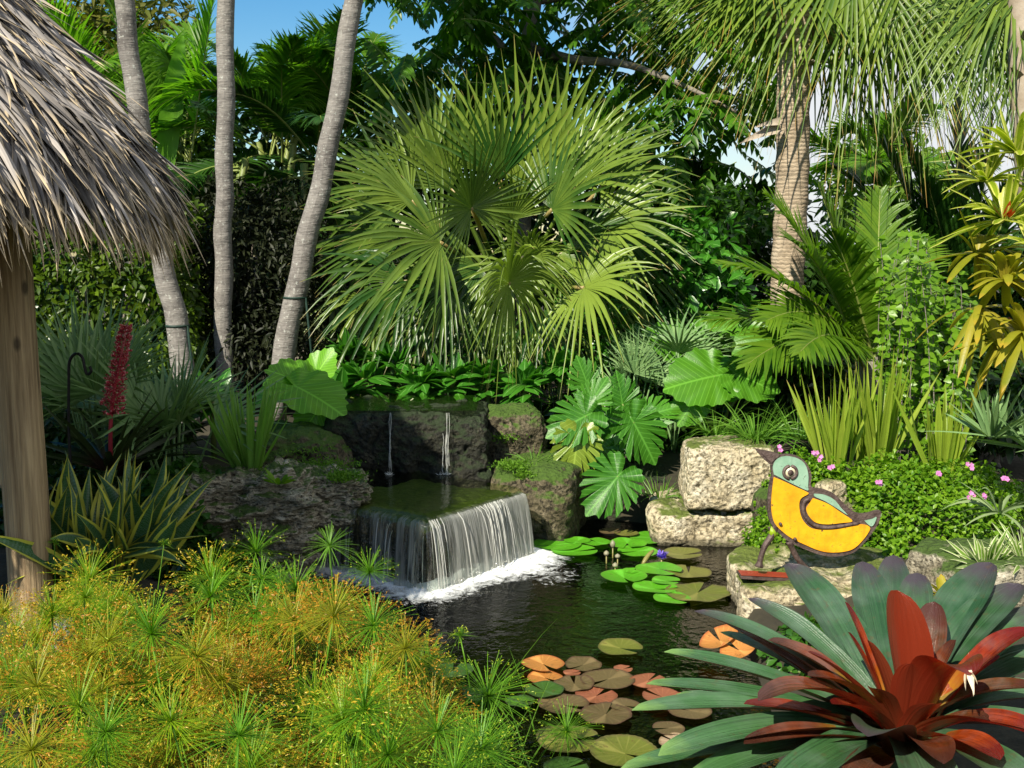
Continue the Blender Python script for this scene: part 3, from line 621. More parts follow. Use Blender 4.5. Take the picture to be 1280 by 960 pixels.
# foam
m, N, out = mat('foam')
co = N('ShaderNodeTexCoord').outputs['Object']; at = N('ShaderNodeAttribute', attribute_name='var').outputs['Fac']
n1 = N('ShaderNodeTexNoise', {'Vector': co, 'Scale': 17.0, 'Detail': 9.0, 'Roughness': .75, 'Distortion': 1.0}).outputs['Fac']
al = ramp(N, mth(N, 'ADD', mth(N, 'MULTIPLY_ADD', n1, 1.5, -.75), at), [(.34, (0, 0, 0)), (.75, (1, 1, 1))])
b = N('ShaderNodeBsdfPrincipled', {'Base Color': (.74, .77, .78, 1), 'Roughness': .5}).outputs[0]
out(N('ShaderNodeMixShader', {0: al, 1: N('ShaderNodeBsdfTransparent').outputs[0], 2: b}).outputs[0]); M['foam'] = m
X, Y = np.meshgrid(np.linspace(-1.2, .75, 200), np.linspace(4.7, 6.5, 190))
def segd(a, b):
    e = (b-a)[:2]; tq = np.clip(((X-a[0])*e[0]+(Y-a[1])*e[1])/(e@e), 0, 1); return np.hypot(X-a[0]-tq*e[0], Y-a[1]-tq*e[1])
fd = np.minimum(segd(B0, B1), segd(B0, B0+wdv*LW)+.04)
drift = np.exp(-(((X-.22)/.22)**2+((Y-5.72)/.30)**2))*.36
fv = np.clip(1.15-fd/.30, 0, 1.1)*.92+drift*1.15; fz = np.array([[noise.fractal(Vector((x*9, y*9, 1)), 1, 2, 4) for x in X[0]] for y in Y[:, 0]])
Zf = .006+np.clip(.9-fd/.14, 0, 1)*(.03+.03*fz)
mb = MB(); g = np.arange(189)[:, None]*200+np.arange(199)[None]; Qf = np.stack([g, g+1, g+201, g+200], -1).reshape(-1, 4)
keep = (fv.ravel()[Qf] > .05).any(1); mb.add(np.stack([X, Y, Zf], -1), Qf[keep], var=fv.ravel())
tag(mb.build('foam', M['foam']), 'white foam churned up at the foot of the waterfall', kind='stuff')

# ------------------------------------------------------------------ lily pads
def pad_mat(name, c1, c2, edge, rough=.3, tr=.12):
    return leaf(name, c1, c2, tr=tr, rough=rough, spec=.5, veins=17, tip=edge, tip_at=.86, rib=tuple(k*1.35 for k in c2), nscale=25, spots=.7)
M['pad_g'] = pad_mat('green_pad', (.06, .24, .018), (.09, .32, .025), (.09, .27, .02))
M['pad_ol'] = pad_mat('olive_pad', (.09, .12, .025), (.15, .15, .035), (.1, .09, .03))
M['pad_y'] = pad_mat('yellow_pad', (.16, .3, .02), (.3, .36, .03), (.3, .22, .03))
M['pad_o'] = pad_mat('orange_pad', (.34, .13, .03), (.44, .21, .06), (.3, .09, .03))
M['pad_r'] = pad_mat('red_brown_pad', (.2, .065, .035), (.28, .11, .06), (.16, .05, .03))
M['pad_b'] = pad_mat('bronze_pad', (.075, .055, .025), (.13, .095, .045), (.07, .035, .025))
M['pad_d'] = pad_mat('dark_green_pad', (.025, .07, .02), (.045, .10, .03), (.03, .05, .02))
M['pad_t'] = pad_mat('tan_pad', (.28, .2, .12), (.38, .29, .19), (.2, .14, .07), rough=.6)
M['stalk'] = plain('pad_stalk', (.16, .14, .04), .4, c2=(.2, .2, .06))
PADS = [  # px, py, half width px, material, label
 (695, 681, 27, 'pad_g', 'broad green lily pad nearest the waterfall foam'), (718, 689, 24, 'pad_g', 'green lily pad overlapping the broad pad nearest the foam'),
 (722, 676, 14, 'pad_g', 'small green lily pad behind the pad nearest the foam'), (745, 677, 15, 'pad_g', 'small green lily pad beside the tall closed bud'),
 (783, 667, 13, 'pad_ol', 'small olive lily pad at the back by the bank'), (762, 664, 12, 'pad_b', 'small brown lily pad farthest back by the dark stone'),
 (784, 679, 20, 'pad_g', 'green lily pad just right of the tall closed bud'), (815, 672, 24, 'pad_g', 'large bright green pad at the back with a raised rim'),
 (846, 669, 23, 'pad_y', 'yellowing lily pad against the low pale slab'), (797, 689, 21, 'pad_g', 'green lily pad under the rolled tan leaf'),
 (853, 693, 21, 'pad_ol', 'olive lily pad right of the purple flower'), (780, 722, 24, 'pad_g', 'green wavy pad left in front of the closed buds'),
 (789, 714, 10, 'pad_g', 'tiny green pad lying on a wavy green pad'), (824, 711, 24, 'pad_g', 'green lily pad in front of the purple flower'),
 (861, 716, 23, 'pad_ol', 'olive lily pad by the sunlit bank, middle row'), (818, 736, 23, 'pad_g', 'dark-centred green pad in the front of the green cluster'),
 (840, 748, 20, 'pad_g', 'frontmost green pad of the back cluster'), (872, 741, 34, 'pad_ol', 'largest olive pad touching the golden wall stone'),
 (832, 726, 15, 'pad_g', 'small green pad squeezed in the middle of the cluster'),
 (775, 810, 27, 'pad_ol', 'lone olive-tan pad with a notch on open water'), (679, 830, 25, 'pad_o', 'bright orange pad with a torn edge'),
 (681, 847, 21, 'pad_o', 'second orange pad, smooth oval, in front of the torn one'), (729, 831, 22, 'pad_b', 'dark bronze pad at the back of the bronze cluster'),
 (715, 841, 10, 'pad_r', 'tiny pinkish pad between orange and bronze pads'), (718, 855, 24, 'pad_b', 'brown pad overlapped by a larger bronze pad'),
 (760, 849, 31, 'pad_b', 'large toothed bronze pad mid cluster'), (779, 836, 11, 'pad_r', 'tiny dark red pad behind the toothed bronze pad'),
 (680, 863, 23, 'pad_d', 'dark green pad left of the red-brown round one'), (745, 870, 25, 'pad_r', 'round red-orange pad in the middle of the bronze cluster'),
 (704, 881, 29, 'pad_b', 'bronze pad just behind the olive papyrus pad'), (650, 877, 17, 'pad_d', 'dull green pad at the papyrus edge'),
 (781, 882, 18, 'pad_b', 'small bronze pad right of the round red one'), (757, 893, 30, 'pad_b', 'brown pad in front of the round red one'),
 (810, 851, 22, 'pad_r', 'red-brown pad left of the bromeliad leaf tips'), (828, 871, 24, 'pad_r', 'red pad half hidden under the bromeliad leaf tips'),
 (855, 873, 18, 'pad_o', 'orange-red pad between two bromeliad leaves'), (710, 925, 36, 'pad_ol', 'olive pad beneath a papyrus head'),
 (781, 942, 41, 'pad_ol', 'big olive-yellow notched pad at the bottom edge'), (708, 960, 26, 'pad_d', 'green pad cut off by the bottom edge'),
 (848, 928, 22, 'pad_t', 'dry tan pad with a curled rim'), (882, 923, 22, 'pad_t', 'dry tan folded pad beside the curled one'),
 (836, 910, 18, 'pad_b', 'dark bronze pad in shade beneath bromeliad leaves'), (862, 888, 26, 'pad_b', 'large dark bronze pad in bromeliad shade'),
 (566, 838, 24, 'pad_d', 'dark green pad below the lone papyrus head'), (600, 868, 20, 'pad_d', 'dark green pad half hidden in the papyrus'),
 (900, 818, 24, 'pad_o', 'vivid orange upturned pad behind the bromeliad leaves'), (924, 830, 22, 'pad_o', 'vivid orange-pink pad leaning beside the upturned one'),
]
for i, (px, py, hw, mk, lab) in enumerate(PADS):
    z = .008+.0022*(i % 7)
    up = i >= len(PADS)-2
    c = Zp(px, py, z); rad = (1.12 if i < 19 else 1.0)*hw*np.linalg.norm(c-np.array([0, 0, CZ]))/F
    a0 = U(0, 2*np.pi)
    if px in (775, 781): a0 = -.6
    tilt = U(-.03, .03, 2) if not up else np.array([-.35, -.55])
    n_ = nrm([tilt[0], tilt[1], 1]); mb = MB()
    teeth = .022 if mk in ('pad_b', 'pad_ol', 'pad_r') else .006
    nph = U(0, 6, 3)
    rf = lambda ph: 1+teeth*np.abs(np.sin(ph*15))-teeth+.03*np.sin(2*ph+nph[0])+.02*np.sin(3*ph+nph[1])
    gap = U(5, 12)
    polar(mb, c+ZV*(.06 if up else 0), (math.cos(a0), math.sin(a0), 0), n_, rad*1.04, rf, 6, 110, cup=U(.0, .11) if not up else .25, ang=(gap, 360-gap), wave=U(.008, .035), wn_=int(U(3, 7)))
    tag(mb.build('lily_pad', M[mk], loc=c), lab, 'lily pad', 'green lily pads at the back' if i < 19 else 'bronze lily pads in front')
def bud(px, py, ptop, label):
    b = Zp(px, py); tp = W(px, ptop, b[1]); h = tp[2]
    t_ = thing('lily_bud', label, 'flower bud', b, 'closed lily buds')
    mb = MB(); tube(mb, [b-ZV*.05, b+(tp-b)*.6], [.0045, .004], 6); mb.build('stalk', M['stalk'], t_)
    mb = MB(); q = np.linspace(0, 1, 9); b2 = b+(tp-b)*.55
    tube(mb, b2+(tp-b2)*q[:, None], .015*np.sin(np.pi*(q*.95+.05))**.8+.001, 9); mb.build('bud', M['budm'], t_)
M['budm'] = plain('bud_sepal', (.16, .17, .10), .5, c2=(.25, .22, .15))
bud(766, 697, 675, 'tallest closed lily bud above the green pads'); bud(758, 704, 688, 'closed lily bud left of the tallest one')
bud(772, 706, 692, 'thin closed lily bud right of the tallest one'); bud(769, 718, 703, 'closed lily bud low over the wavy pad')
c = Zp(827, 697, .035); fl = thing('water_lily_flower', 'purple water lily flower among the green pads', 'flower', c*np.array([1, 1, 0]))
mb = MB()
rosette(mb, c, 16, (.05, .058), .02, (15, 40), 0, P_LEAF, .4, 5, 3, .004); rosette(mb, c, 16, (.042, .05), .018, (45, 75), 0, P_LEAF, .4, 5, 3, .004)
mb.build('petals', M['purple'], fl)
mb = MB(); rosette(mb, c+ZV*.005, 20, (.016, .022), .004, (60, 88), 0, P_STRAP, 0, 3, 2, .006); mb.build('stamens', M['tip_y'], fl)
mb = MB(); tube(mb, [c-ZV*.1, c], .005, 6); mb.build('stalk', M['stalk'], fl)
mb = MB(); a, b = Zp(803, 706, .005), W(817, 688, Zp(803, 706)[1]+.05)
tube(mb, spline([a, (a+b)/2+ZV*.01, b], 8), [.008, .012, .014, .013, .013, .012, .01, .006], 8)
tag(mb.build('rolled_leaf', M['stalk'], loc=a), 'rolled tan lily leaf sticking up beside the purple flower', 'leaf')

# ------------------------------------------------------------------ thatched hut
HC = np.array([-2.92, 4.3])
hut = thing('thatched_hut', 'palm-thatched garden hut with grey shaggy conical roof on a wooden post', 'hut', (HC[0], HC[1], GZ(*HC)))
PR = np.array([(0.0, 3.62), (.45, 3.24), (.83, 2.84), (1.2, 2.40), (1.42, 2.05)])
def cone(q):   # q 0 (apex) .. 1 (eave)
    x = q*4; i = np.minimum(x.astype(int), 3); f = (x-i)[:, None]; return PR[i]*(1-f)+PR[i+1]*f
mb = MB(); q = np.linspace(0, 1, 14); rz = cone(q); a = np.linspace(0, 2*np.pi, 61)
V = np.stack([HC[0]+(rz[:, :1]-.06)*np.cos(a), HC[1]+(rz[:, :1]-.06)*np.sin(a), rz[:, 1:]-.06+0*a], -1)
g = np.arange(13)[:, None]*61+np.arange(60)[None]; mb.add(V, np.stack([g, g+1, g+62, g+61], -1).reshape(-1, 4), mi=1)
n = 11000
qq = np.sqrt(U(.0, 1.0, n)); qq[:2300] = U(.90, 1.0, 2300); az = U(0, 2*np.pi, n)
az = np.where(U(0, 1, n) < .75, U(-2.5, .8, n), az)
rz = cone(qq); rad = np.stack([np.cos(az), np.sin(az), 0*az], -1)
rz2 = cone(np.clip(qq+.02, 0, 1)); rz1 = cone(np.clip(qq-.02, 0, 1)); sl_ = nrm(np.stack([rz2[:, 0]-rz1[:, 0], rz2[:, 1]-rz1[:, 1]], -1))
tan = np.cross(ZV, rad)
D = rad*sl_[:, :1]+ZV*sl_[:, 1:]; Nc = nrm(np.cross(tan, D)); Nc = np.where((Nc[:, 2:] < 0), -Nc, Nc)
clump = np.array([noise.noise(Vector((a_*9, q_*13, 2.0))) for a_, q_ in zip(az, qq)])
cl2 = np.array([noise.noise(Vector((a_*5, q_*6, 9.0))) for a_, q_ in zip(az, qq)])
lift = np.where(qq > .9, U(-.7, .35, n), U(-.05, .75, n)+clump*.5)
B = np.stack([HC[0]+rz[:, 0]*np.cos(az), HC[1]+rz[:, 0]*np.sin(az), rz[:, 1]], -1)
D = nrm(D+Nc*(lift*.5)[:, None]+tan*(U(-.34, .34, n)+clump*.7)[:, None])
B = B+Nc*(U(-.05, .05, n)+.05*clump)[:, None]
tw = U(-1.0, 1.0, n); side = tan*np.cos(tw)[:, None]+Nc*np.sin(tw)[:, None]
vv = np.clip(U(0, 1, n)**1.4+.5*cl2, 0, 1)
ln_ = U(.16, .42, n)*np.where(qq > .9, .8, 1)
blades(mb, B, D, ln_, U(.012, .036, n), side, lambda t: np.clip(np.minimum(1, .5+t*3)*(1-t**2.2), .05, 1), U(.0, .5, n), 6, 3, .6, vv, 0, bend=tan*U(-.25, .25, n)[:, None])
mb.build('thatch', [M['thatch'], M['thcore']], hut)
PX = W(24, 500, 4.3)[0]; k = 30; mb = MB(); zs_ = np.linspace(GZ(PX, 4.3)-.05, 2.3, k)
tube(mb, np.stack([PX+.006*np.sin(zs_*3), 4.3+0*zs_, zs_], -1), .083+.003*np.sin(zs_*2.1), 28)
mb.build('post', M['post'], hut)
mb = MB(); q = W(78, 772, 4.2); tube(mb, [q-ZV*.25, q+ZV*.0], [.05, .046], 20); mb.build('footing', M['concrete'], hut)
for sgn in (0, 1, 2):  # the posts on the far side
    aa = (100+sgn*85)*R(1); x, y = HC[0]+.98*math.cos(aa), HC[1]+.98*math.sin(aa); mb = MB(); tube(mb, [[x, y, GZ(x, y)-.05], [x, y, 2.3]], .085, 20); mb.build('post', M['post'], hut)

# ------------------------------------------------------------------ grey palms with bare trunks
def frond_crown(mb, c, n, Lr, el, droop, ll, lw, nl=34, azr=(0, 360), vee=.3, pd=.35, rr=.014):
    for i in range(n):
        a = R(azr[0]+(azr[1]-azr[0])*(i+U(-.3, .3))/n); e = R(U(*el)); Lg = U(*Lr)
        d = np.array([math.cos(a)*math.cos(e), math.sin(a)*math.cos(e), math.sin(e)])
        pinnate(mb, arc(c, d, Lg, droop*U(.6, 1.4)), nl, ll*U(.85, 1.1), lw, vee, 55, pd, roll=U(-.3, .3), rr=rr)
def grey_palm(px_pts, d, r0, r1, label, strap_y=None, top=2.0):
    pts = [W(x, y, d) for x, y in px_pts]; pts[-1] = ground_at(pts[-1])
    e0 = pts[0]+(pts[0]-pts[1])/np.linalg.norm(pts[0]-pts[1])*top
    pts = [e0]+pts; base = pts[-1]
    th = thing('grey_palm', label, 'palm tree', base, 'palms with bare grey trunks')
    P = spline(pts, 40); P = P+np.stack([.008*np.sin(np.arange(40)*.9), 0*np.arange(40), 0*np.arange(40)], -1)
    mb = MB(); tube(mb, P, np.linspace(r0, r1, 40)*(1+.03*np.sin(np.arange(40)*1.7)), 20); mb.build('trunk', M['palmbark'], th)
    mb = MB(); frond_crown(mb, e0, 13, (1.5, 2.0), (-5, 75), .55, .42, .035); mb.build('crown', [M['areca'], M['rachis']], th)
    if strap_y:
        q = min(range(40), key=lambda i: abs(P[i][2]-W(0, strap_y, d)[2])); mb = MB(); tube(mb, [P[q]-ZV*.008, P[q]+ZV*.008], np.linspace(r0, r1, 40)[q]*1.09, 20)
        kk = P[q]+np.array([r1*.95, -.03, 0]); tube(mb, [kk, kk+np.array([.06, 0, -.75])], .008, 6); mb.build('strap', M['strap'], th)
grey_palm([(152, -20), (168, 110), (200, 310), (222, 410), (238, 500)], 8.0, .062, .086, 'leaning grey palm trunk emerging behind the thatch, tied with a dark strap', 412)
grey_palm([(283, -20), (281, 200), (279, 330), (280, 490)], 8.35, .062, .070, 'upright middle grey palm trunk, farthest back of the three')
grey_palm([(446, -20), (410, 190), (375, 340), (338, 480)], 8.1, .060, .088, 'pale grey palm trunk leaning right beside the big fan palm', 365)

# ------------------------------------------------------------------ shrubs and hedges behind
def bush(name, label, cat, c, rad, n, ll, lw, m, prof=P_LEAF, droop=.2, k=4, up=.3, stems=5, shell=.55, cols=3, box=False, group=None, ns_=2.2):
    base = ground_at(c); th = thing(name, label, cat, base, group); rad = np.asarray(rad, float); c = np.asarray(c, float)
    mb = MB(); d = rdirs(n)
    if box: d = U(-1, 1, (n, 3)); ax = rng.integers(0, 3, n); d[np.arange(n), ax] = np.sign(d[np.arange(n), ax])
    rr = 1-(1-shell)*U(0, 1, n)**1.6
    lump = np.array([noise.noise(Vector(tuple(q*ns_+c))) for q in d])
    P = c+d*rad*(rr*(1+.28*lump))[:, None]
    P[:, 2] = np.maximum(P[:, 2], base[2]+.03)
    D = nrm(d*.6+rdirs(n)*.9+ZV*up*0+np.array([0, 0, -.15])); nn = nrm(d*.7+ZV*up+rdirs(n)*.6); side = nrm(np.cross(D, nn))
    blades(mb, P, D, ll*U(.65, 1.25, n), lw*U(.7, 1.2, n), side, prof, droop, k, cols, .3)
    mb.build('foliage', m, th)
    mb = MB()
    for i in range(stems):
        q = c+rdirs(1, -.2, .6)[0]*rad*.6; b = base+np.array([U(-.3, .3)*rad[0]*.5, U(-.3, .3)*rad[1]*.5, -.03]); tube(mb, spline([b, (b+q)/2+rdirs(1)[0]*.06, q], 7), np.linspace(.022, .008, 7), 6)
    mb.build('stem', M['dkbark'], th)
    return th
def pxbush(px, py, d, rx, rz, ry, **k):
    return dict(c=W(px, py, d), rad=(rx*d/F, ry, rz*d/F), **k)
# far dark mass: individual trees/shrubs closing the view
far = [(-60, 300, 13, 190, 260, 'dk_bush', 'dark leafy shrub behind the hut roof'), (150, 330, 12.2, 140, 190, 'dk_bush', 'dark shrub behind the leaning grey trunk'),
       (330, 330, 12.4, 150, 200, 'dk_bush', 'dark tall shrub behind the middle grey trunk'), (500, 330, 12.6, 150, 190, 'dk_bush', 'dark shrub hidden behind the left side of the fan palm'),
       (670, 330, 12.4, 150, 170, 'dk_bush', 'dark shrub directly behind the fan palm'), (800, 370, 12.0, 110, 130, 'md_bush', 'green shrub right behind the fan palm under pale sky'),
       (930, 380, 12.3, 130, 130, 'dk_bush', 'dark shrub behind the thick brown palm trunk'), (1080, 400, 11.6, 140, 95, 'dk_bush', 'dark shrub behind the bright feather palm'),
       (1230, 400, 11.8, 150, 110, 'dk_bush', 'dark shrub behind the trunk with bromeliads'), (1400, 330, 11.8, 150, 180, 'dk_bush', 'dark shrub beyond the right edge')]
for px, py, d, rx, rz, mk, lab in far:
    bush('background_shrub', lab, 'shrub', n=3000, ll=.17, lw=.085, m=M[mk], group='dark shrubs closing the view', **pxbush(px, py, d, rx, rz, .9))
bush('hedge', 'clipped yellow-green hedge in shade behind the wooden post', 'hedge', n=9500, ll=.075, lw=.036, m=M['hedge'], box=True, shell=.75, **pxbush(130, 375, 8.6, 120, 100, .35))
bush('background_shrub', 'leafy shrub behind the hut beyond the left edge', 'shrub', n=2600, ll=.14, lw=.07, m=M['dk_bush'], **pxbush(-190, 400, 8.8, 190, 120, .6))
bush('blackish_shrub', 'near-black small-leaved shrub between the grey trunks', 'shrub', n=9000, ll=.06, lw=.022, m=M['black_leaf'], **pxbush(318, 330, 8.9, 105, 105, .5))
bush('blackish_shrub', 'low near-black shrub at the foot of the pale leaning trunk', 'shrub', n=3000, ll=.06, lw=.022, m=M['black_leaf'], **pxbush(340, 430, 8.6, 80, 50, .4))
bush('clusia_shrub', 'shrub with broad dark round leaves right of the fan palm', 'shrub', n=2000, ll=.13, lw=.085, m=M['phil'], prof=P_OBOV, **pxbush(858, 375, 9.2, 75, 105, .6))
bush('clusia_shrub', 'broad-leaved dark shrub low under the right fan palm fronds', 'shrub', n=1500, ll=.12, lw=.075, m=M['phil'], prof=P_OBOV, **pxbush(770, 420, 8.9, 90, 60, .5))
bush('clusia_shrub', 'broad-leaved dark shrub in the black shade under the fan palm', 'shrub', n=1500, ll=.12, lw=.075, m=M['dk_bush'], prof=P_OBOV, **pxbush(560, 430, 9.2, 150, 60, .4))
bush('olive_tree', 'olive-brown fine-leaved tree above the thatch', 'tree', n=4200, ll=.16, lw=.05, m=M['olive'], shell=.2, stems=9, **pxbush(140, 60, 12.8, 110, 130, .9))
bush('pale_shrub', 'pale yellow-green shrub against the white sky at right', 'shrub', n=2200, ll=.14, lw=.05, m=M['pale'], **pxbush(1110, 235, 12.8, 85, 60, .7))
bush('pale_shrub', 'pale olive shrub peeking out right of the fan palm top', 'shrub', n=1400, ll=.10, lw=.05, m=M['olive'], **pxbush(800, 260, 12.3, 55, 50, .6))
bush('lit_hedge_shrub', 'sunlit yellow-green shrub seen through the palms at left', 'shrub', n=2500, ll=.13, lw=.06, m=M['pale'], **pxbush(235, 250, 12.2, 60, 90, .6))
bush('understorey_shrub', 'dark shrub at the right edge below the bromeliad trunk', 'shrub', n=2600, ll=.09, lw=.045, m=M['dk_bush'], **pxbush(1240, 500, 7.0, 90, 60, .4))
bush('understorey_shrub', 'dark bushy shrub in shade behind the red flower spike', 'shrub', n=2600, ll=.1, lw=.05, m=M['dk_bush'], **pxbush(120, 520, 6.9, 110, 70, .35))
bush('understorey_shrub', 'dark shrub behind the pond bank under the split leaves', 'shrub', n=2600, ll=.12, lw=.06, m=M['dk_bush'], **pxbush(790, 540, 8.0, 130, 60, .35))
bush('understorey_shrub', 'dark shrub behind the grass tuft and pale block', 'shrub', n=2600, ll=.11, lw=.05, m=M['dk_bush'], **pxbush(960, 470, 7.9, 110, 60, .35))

# ------------------------------------------------------------------ areca palms at the back
def areca(px, py, d, n, Lr, label, el=(35, 88), m='areca', ll=.48, base_px=None, droop=.5):
    c = W(px, py, d); base = ground_at(c); th = thing('feather_palm', label, 'palm tree', base, 'feathery palms at the back')
    mb = MB()
    for i in range(6):
        b = base+np.array([U(-.25, .25), U(-.2, .2), -.05]); tube(mb, spline([b, (b+c)/2+np.array([U(-.1, .1), 0, 0]), c+np.array([U(-.2, .2), U(-.2, .2), U(-.2, .1)])], 10), .035, 10)
    mb.build('stem', M['petiole'], th)
    mb = MB()
    for i in range(n):
        a = 2*np.pi*(i+U(-.3, .3))/n; e = R(U(*el)); Lg = U(*Lr); dd = np.array([math.cos(a)*math.cos(e), math.sin(a)*math.cos(e), math.sin(e)])
        pinnate(mb, arc(c+np.array([U(-.15, .15), U(-.15, .15), U(-.15, .15)]), dd, Lg, droop*U(.5, 1.4)), 58, ll*U(.85, 1.15), .026, .35, 50, .35, roll=U(-.6, .6))
    mb.build('crown', [M[m], M['rachis']], th)
    return th
areca(225, 190, 10.6, 13, (1.7, 2.3), 'bright feathery palm between the left two grey trunks')
areca(345, 185, 10.4, 15, (1.5, 2.1), 'bright feathery palm right of the middle grey trunk')
areca(425, 178, 11.2, 15, (1.5, 2.0), 'feathery palm behind the pale leaning trunk')
areca(120, 140, 11.6, 12, (1.7, 2.2), 'feathery palm behind the leaning trunk above the thatch')
areca(290, 210, 10.0, 9, (1.2, 1.5), 'low dark feathery palm with drooping fronds by the middle trunk', (-5, 45), 'areca_dark', .4, droop=.75)
areca(380, 215, 9.6, 9, (1.2, 1.5), 'low dark feathery palm arching down beside the leaning trunk', (-5, 50), 'areca_dark', .42, droop=.8)
areca(1085, 235, 10.6, 12, (.9, 1.4), 'pale feathery palm against the white sky right of the brown trunk', (20, 85), 'areca', .4)
areca(905, 290, 11.2, 10, (.8, 1.2), 'feathery palm low in the gap left of the brown trunk', (20, 80), 'areca_dark', .38)
mb = MB(); p0, p1 = W(205, 240, 10.0), W(228, 45, 10.0)
P = arc_to(p0, p1, .15, 12)[None]; S = np.broadcast_to(np.array([1, .25, 0]), P.shape)*(.10*np.sin(np.pi*np.linspace(.12, .97, 12))**.8)[None, :, None]
ribbons(mb, P, S, np.broadcast_to(np.array([0, -1., .2]), P.shape), .25, 5)
pinnate(mb, arc_to(W(240, 190, 9.95), W(268, -10, 9.95), .1), 40, .5, .03, .25, 50, .2)
tag(mb.build('young_palm_frond', [M['newleaf'], M['rachis']], loc=ground_at(p0)), 'bright lime half-open palm frond between the left trunks', 'palm frond')

# ------------------------------------------------------------------ leafy tree in the centre top
tb_ = ground_at(W(655, 300, 11.2)); tr = thing('leafy_tree', 'leafy tree with drooping compound leaves behind the fan palm', 'tree', tb_)
mb = MB(); f0 = W(655, 110, 11.2)
tube(mb, spline([tb_, W(650, 250, 11.2), f0, W(668, 0, 11.2), W(690, -160, 11.2)], 24), np.linspace(.13, .06, 24), 14); mb.build('trunk', M['dkbark'], tr)
for pts in ([(662, 60), (720, 75), (780, 80), (850, 105), (920, 140)], [(668, 0), (760, -10), (860, 5), (960, 60)], [(655, 90), (600, 30), (540, -10), (480, -20)], [(670, -10), (640, -80), (560, -120)], [(680, -60), (800, -110), (960, -100)]):
    mb = MB(); P = spline([W(x, y, 11.2+.25*i*(-1)**len(pts)) for i, (x, y) in enumerate(pts)], 16); tube(mb, P, np.linspace(.055, .015, 16), 8); mb.build('branch', M['dkbark'], tr)
mb = MB()
def tree_ok(x, y):
    if 455 < x < 565 and 0 <= y < 62+.0*x and (x-455)*.2+y*.5 < 50 and x < 560: return U(0, 1) < .08
    top = np.interp(x, [440, 480, 560, 640, 740, 830, 960], [120, 150, 170, 190, 215, 235, 245])
    lo = np.interp(x, [440, 800, 860, 960], [0, 0, .4, .45])
    return y < top and U(0, 1) > lo*(y > 150)
n = 0
while n < 760:
    x, y = U(455, 985), U(-190, 245)
    if not tree_ok(x, y): continue
    n += 1; d = U(10.2, 12.6); p0 = W(x, y-18, d); a = U(0, 2*np.pi)
    dd = np.array([math.cos(a), math.sin(a)*.8, U(-.9, .25)])
    pinnate(mb, arc(p0, dd, U(.4, .65), .35, 8), 9, .17, .062, -.15, 68, .35, .1, k=4, rr=.005)
mb.build('crown', [M['tree'], M['rachis']], tr)
# leafy tree at far left/back above frame is the olive tree; a small-leaved one at the right gap
bush('twiggy_shrub', 'small shrub with blue-green leaves in the gap left of the brown trunk', 'shrub', n=900, ll=.12, lw=.05, m=M['md_bush'], shell=.1, **pxbush(905, 275, 10.3, 60, 45, .5))

# ------------------------------------------------------------------ fan palms
def petiole(mb, a, b, r=.016, up=.1):
    tube(mb, arc_to(a, b, up, 9), np.linspace(r*1.3, r, 9), 7)
cF = W(640, 395, 8.8); fp = thing('fan_palm', 'huge bushy fan palm with many spiky round fronds behind the waterfall', 'palm tree', ground_at(cF))
mb = MB(); tube(mb, spline([ground_at(cF)-ZV*.05, cF, cF+ZV*.3], 12), np.linspace(.17, .13, 12), 14); mb.build('trunk', M['dkbark'], fp)
# hub px, hub depth, screen angle of the middle segment (0 right, 90 up), radius px, tilt towards camera, droop, spread
FR = [(589, 260, 7.75, 95, 96, .45, .08, 150), (550, 303, 7.95, 165, 128, .6, .28, 105), (636, 354, 7.5, 100, 106, .9, .50, 165),
      (652, 245, 8.7, 82, 165, .15, .05, 42), (690, 262, 8.1, 50, 106, .5, .12, 95), (752, 283, 8.2, 10, 122, .5, .32, 85),
      (730, 360, 7.8, 12, 108, .9, .45, 135), (542, 205, 8.7, 140, 128, .1, .12, 65), (505, 352, 8.2, 205, 120, .7, .6, 85),
      (600, 215, 9.1, 112, 125, .1, .1, 50), (700, 215, 9.0, 64, 145, .1, .1, 50), (755, 230, 9.1, 35, 120, .2, .2, 60),
      (485, 300, 8.9, 162, 110, .2, .3, 60), (465, 375, 8.8, 218, 85, .4, .7, 60), (775, 330, 8.9, -12, 105, .4, .6, 60),
      (560, 400, 8.6, 250, 75, .5, .9, 70), (495, 245, 9.0, 150, 120, .15, .2, 60), (690, 390, 8.5, -60, 70, .5, .9, 70),
      (665, 320, 8.0, 75, 70, .8, .4, 100), (720, 235, 8.5, 42, 125, .3, .2, 60), (600, 335, 8.2, 225, 85, .6, .7, 80),
      (700, 320, 8.3, -20, 86, .5, .6, 80), (565, 235, 8.6, 122, 115, .2, .1, 55), (530, 385, 8.5, 228, 85, .5, .8, 70), (760, 380, 8.6, -35, 70, .5, .8, 70),
      (640, 330, 8.1, 265, 80, .6, .6, 100), (610, 385, 8.2, 255, 74, .6, .7, 90), (675, 390, 8.1, 290, 72, .6, .7, 90), (640, 275, 8.2, 98, 84, .5, .2, 80), (650, 420, 8.3, 270, 60, .6, .8, 100),
      (580, 330, 8.3, 195, 92, .5, .4, 80), (725, 310, 8.2, 15, 100, .5, .3, 70), (500, 300, 8.5, 178, 105, .4, .3, 65), (770, 290, 8.7, 18, 100, .3, .3, 60), (515, 250, 8.4, 152, 112, .4, .15, 70), (625, 225, 8.4, 95, 120, .3, .1, 50), (560, 360, 8.0, 215, 84, .7, .6, 90)]
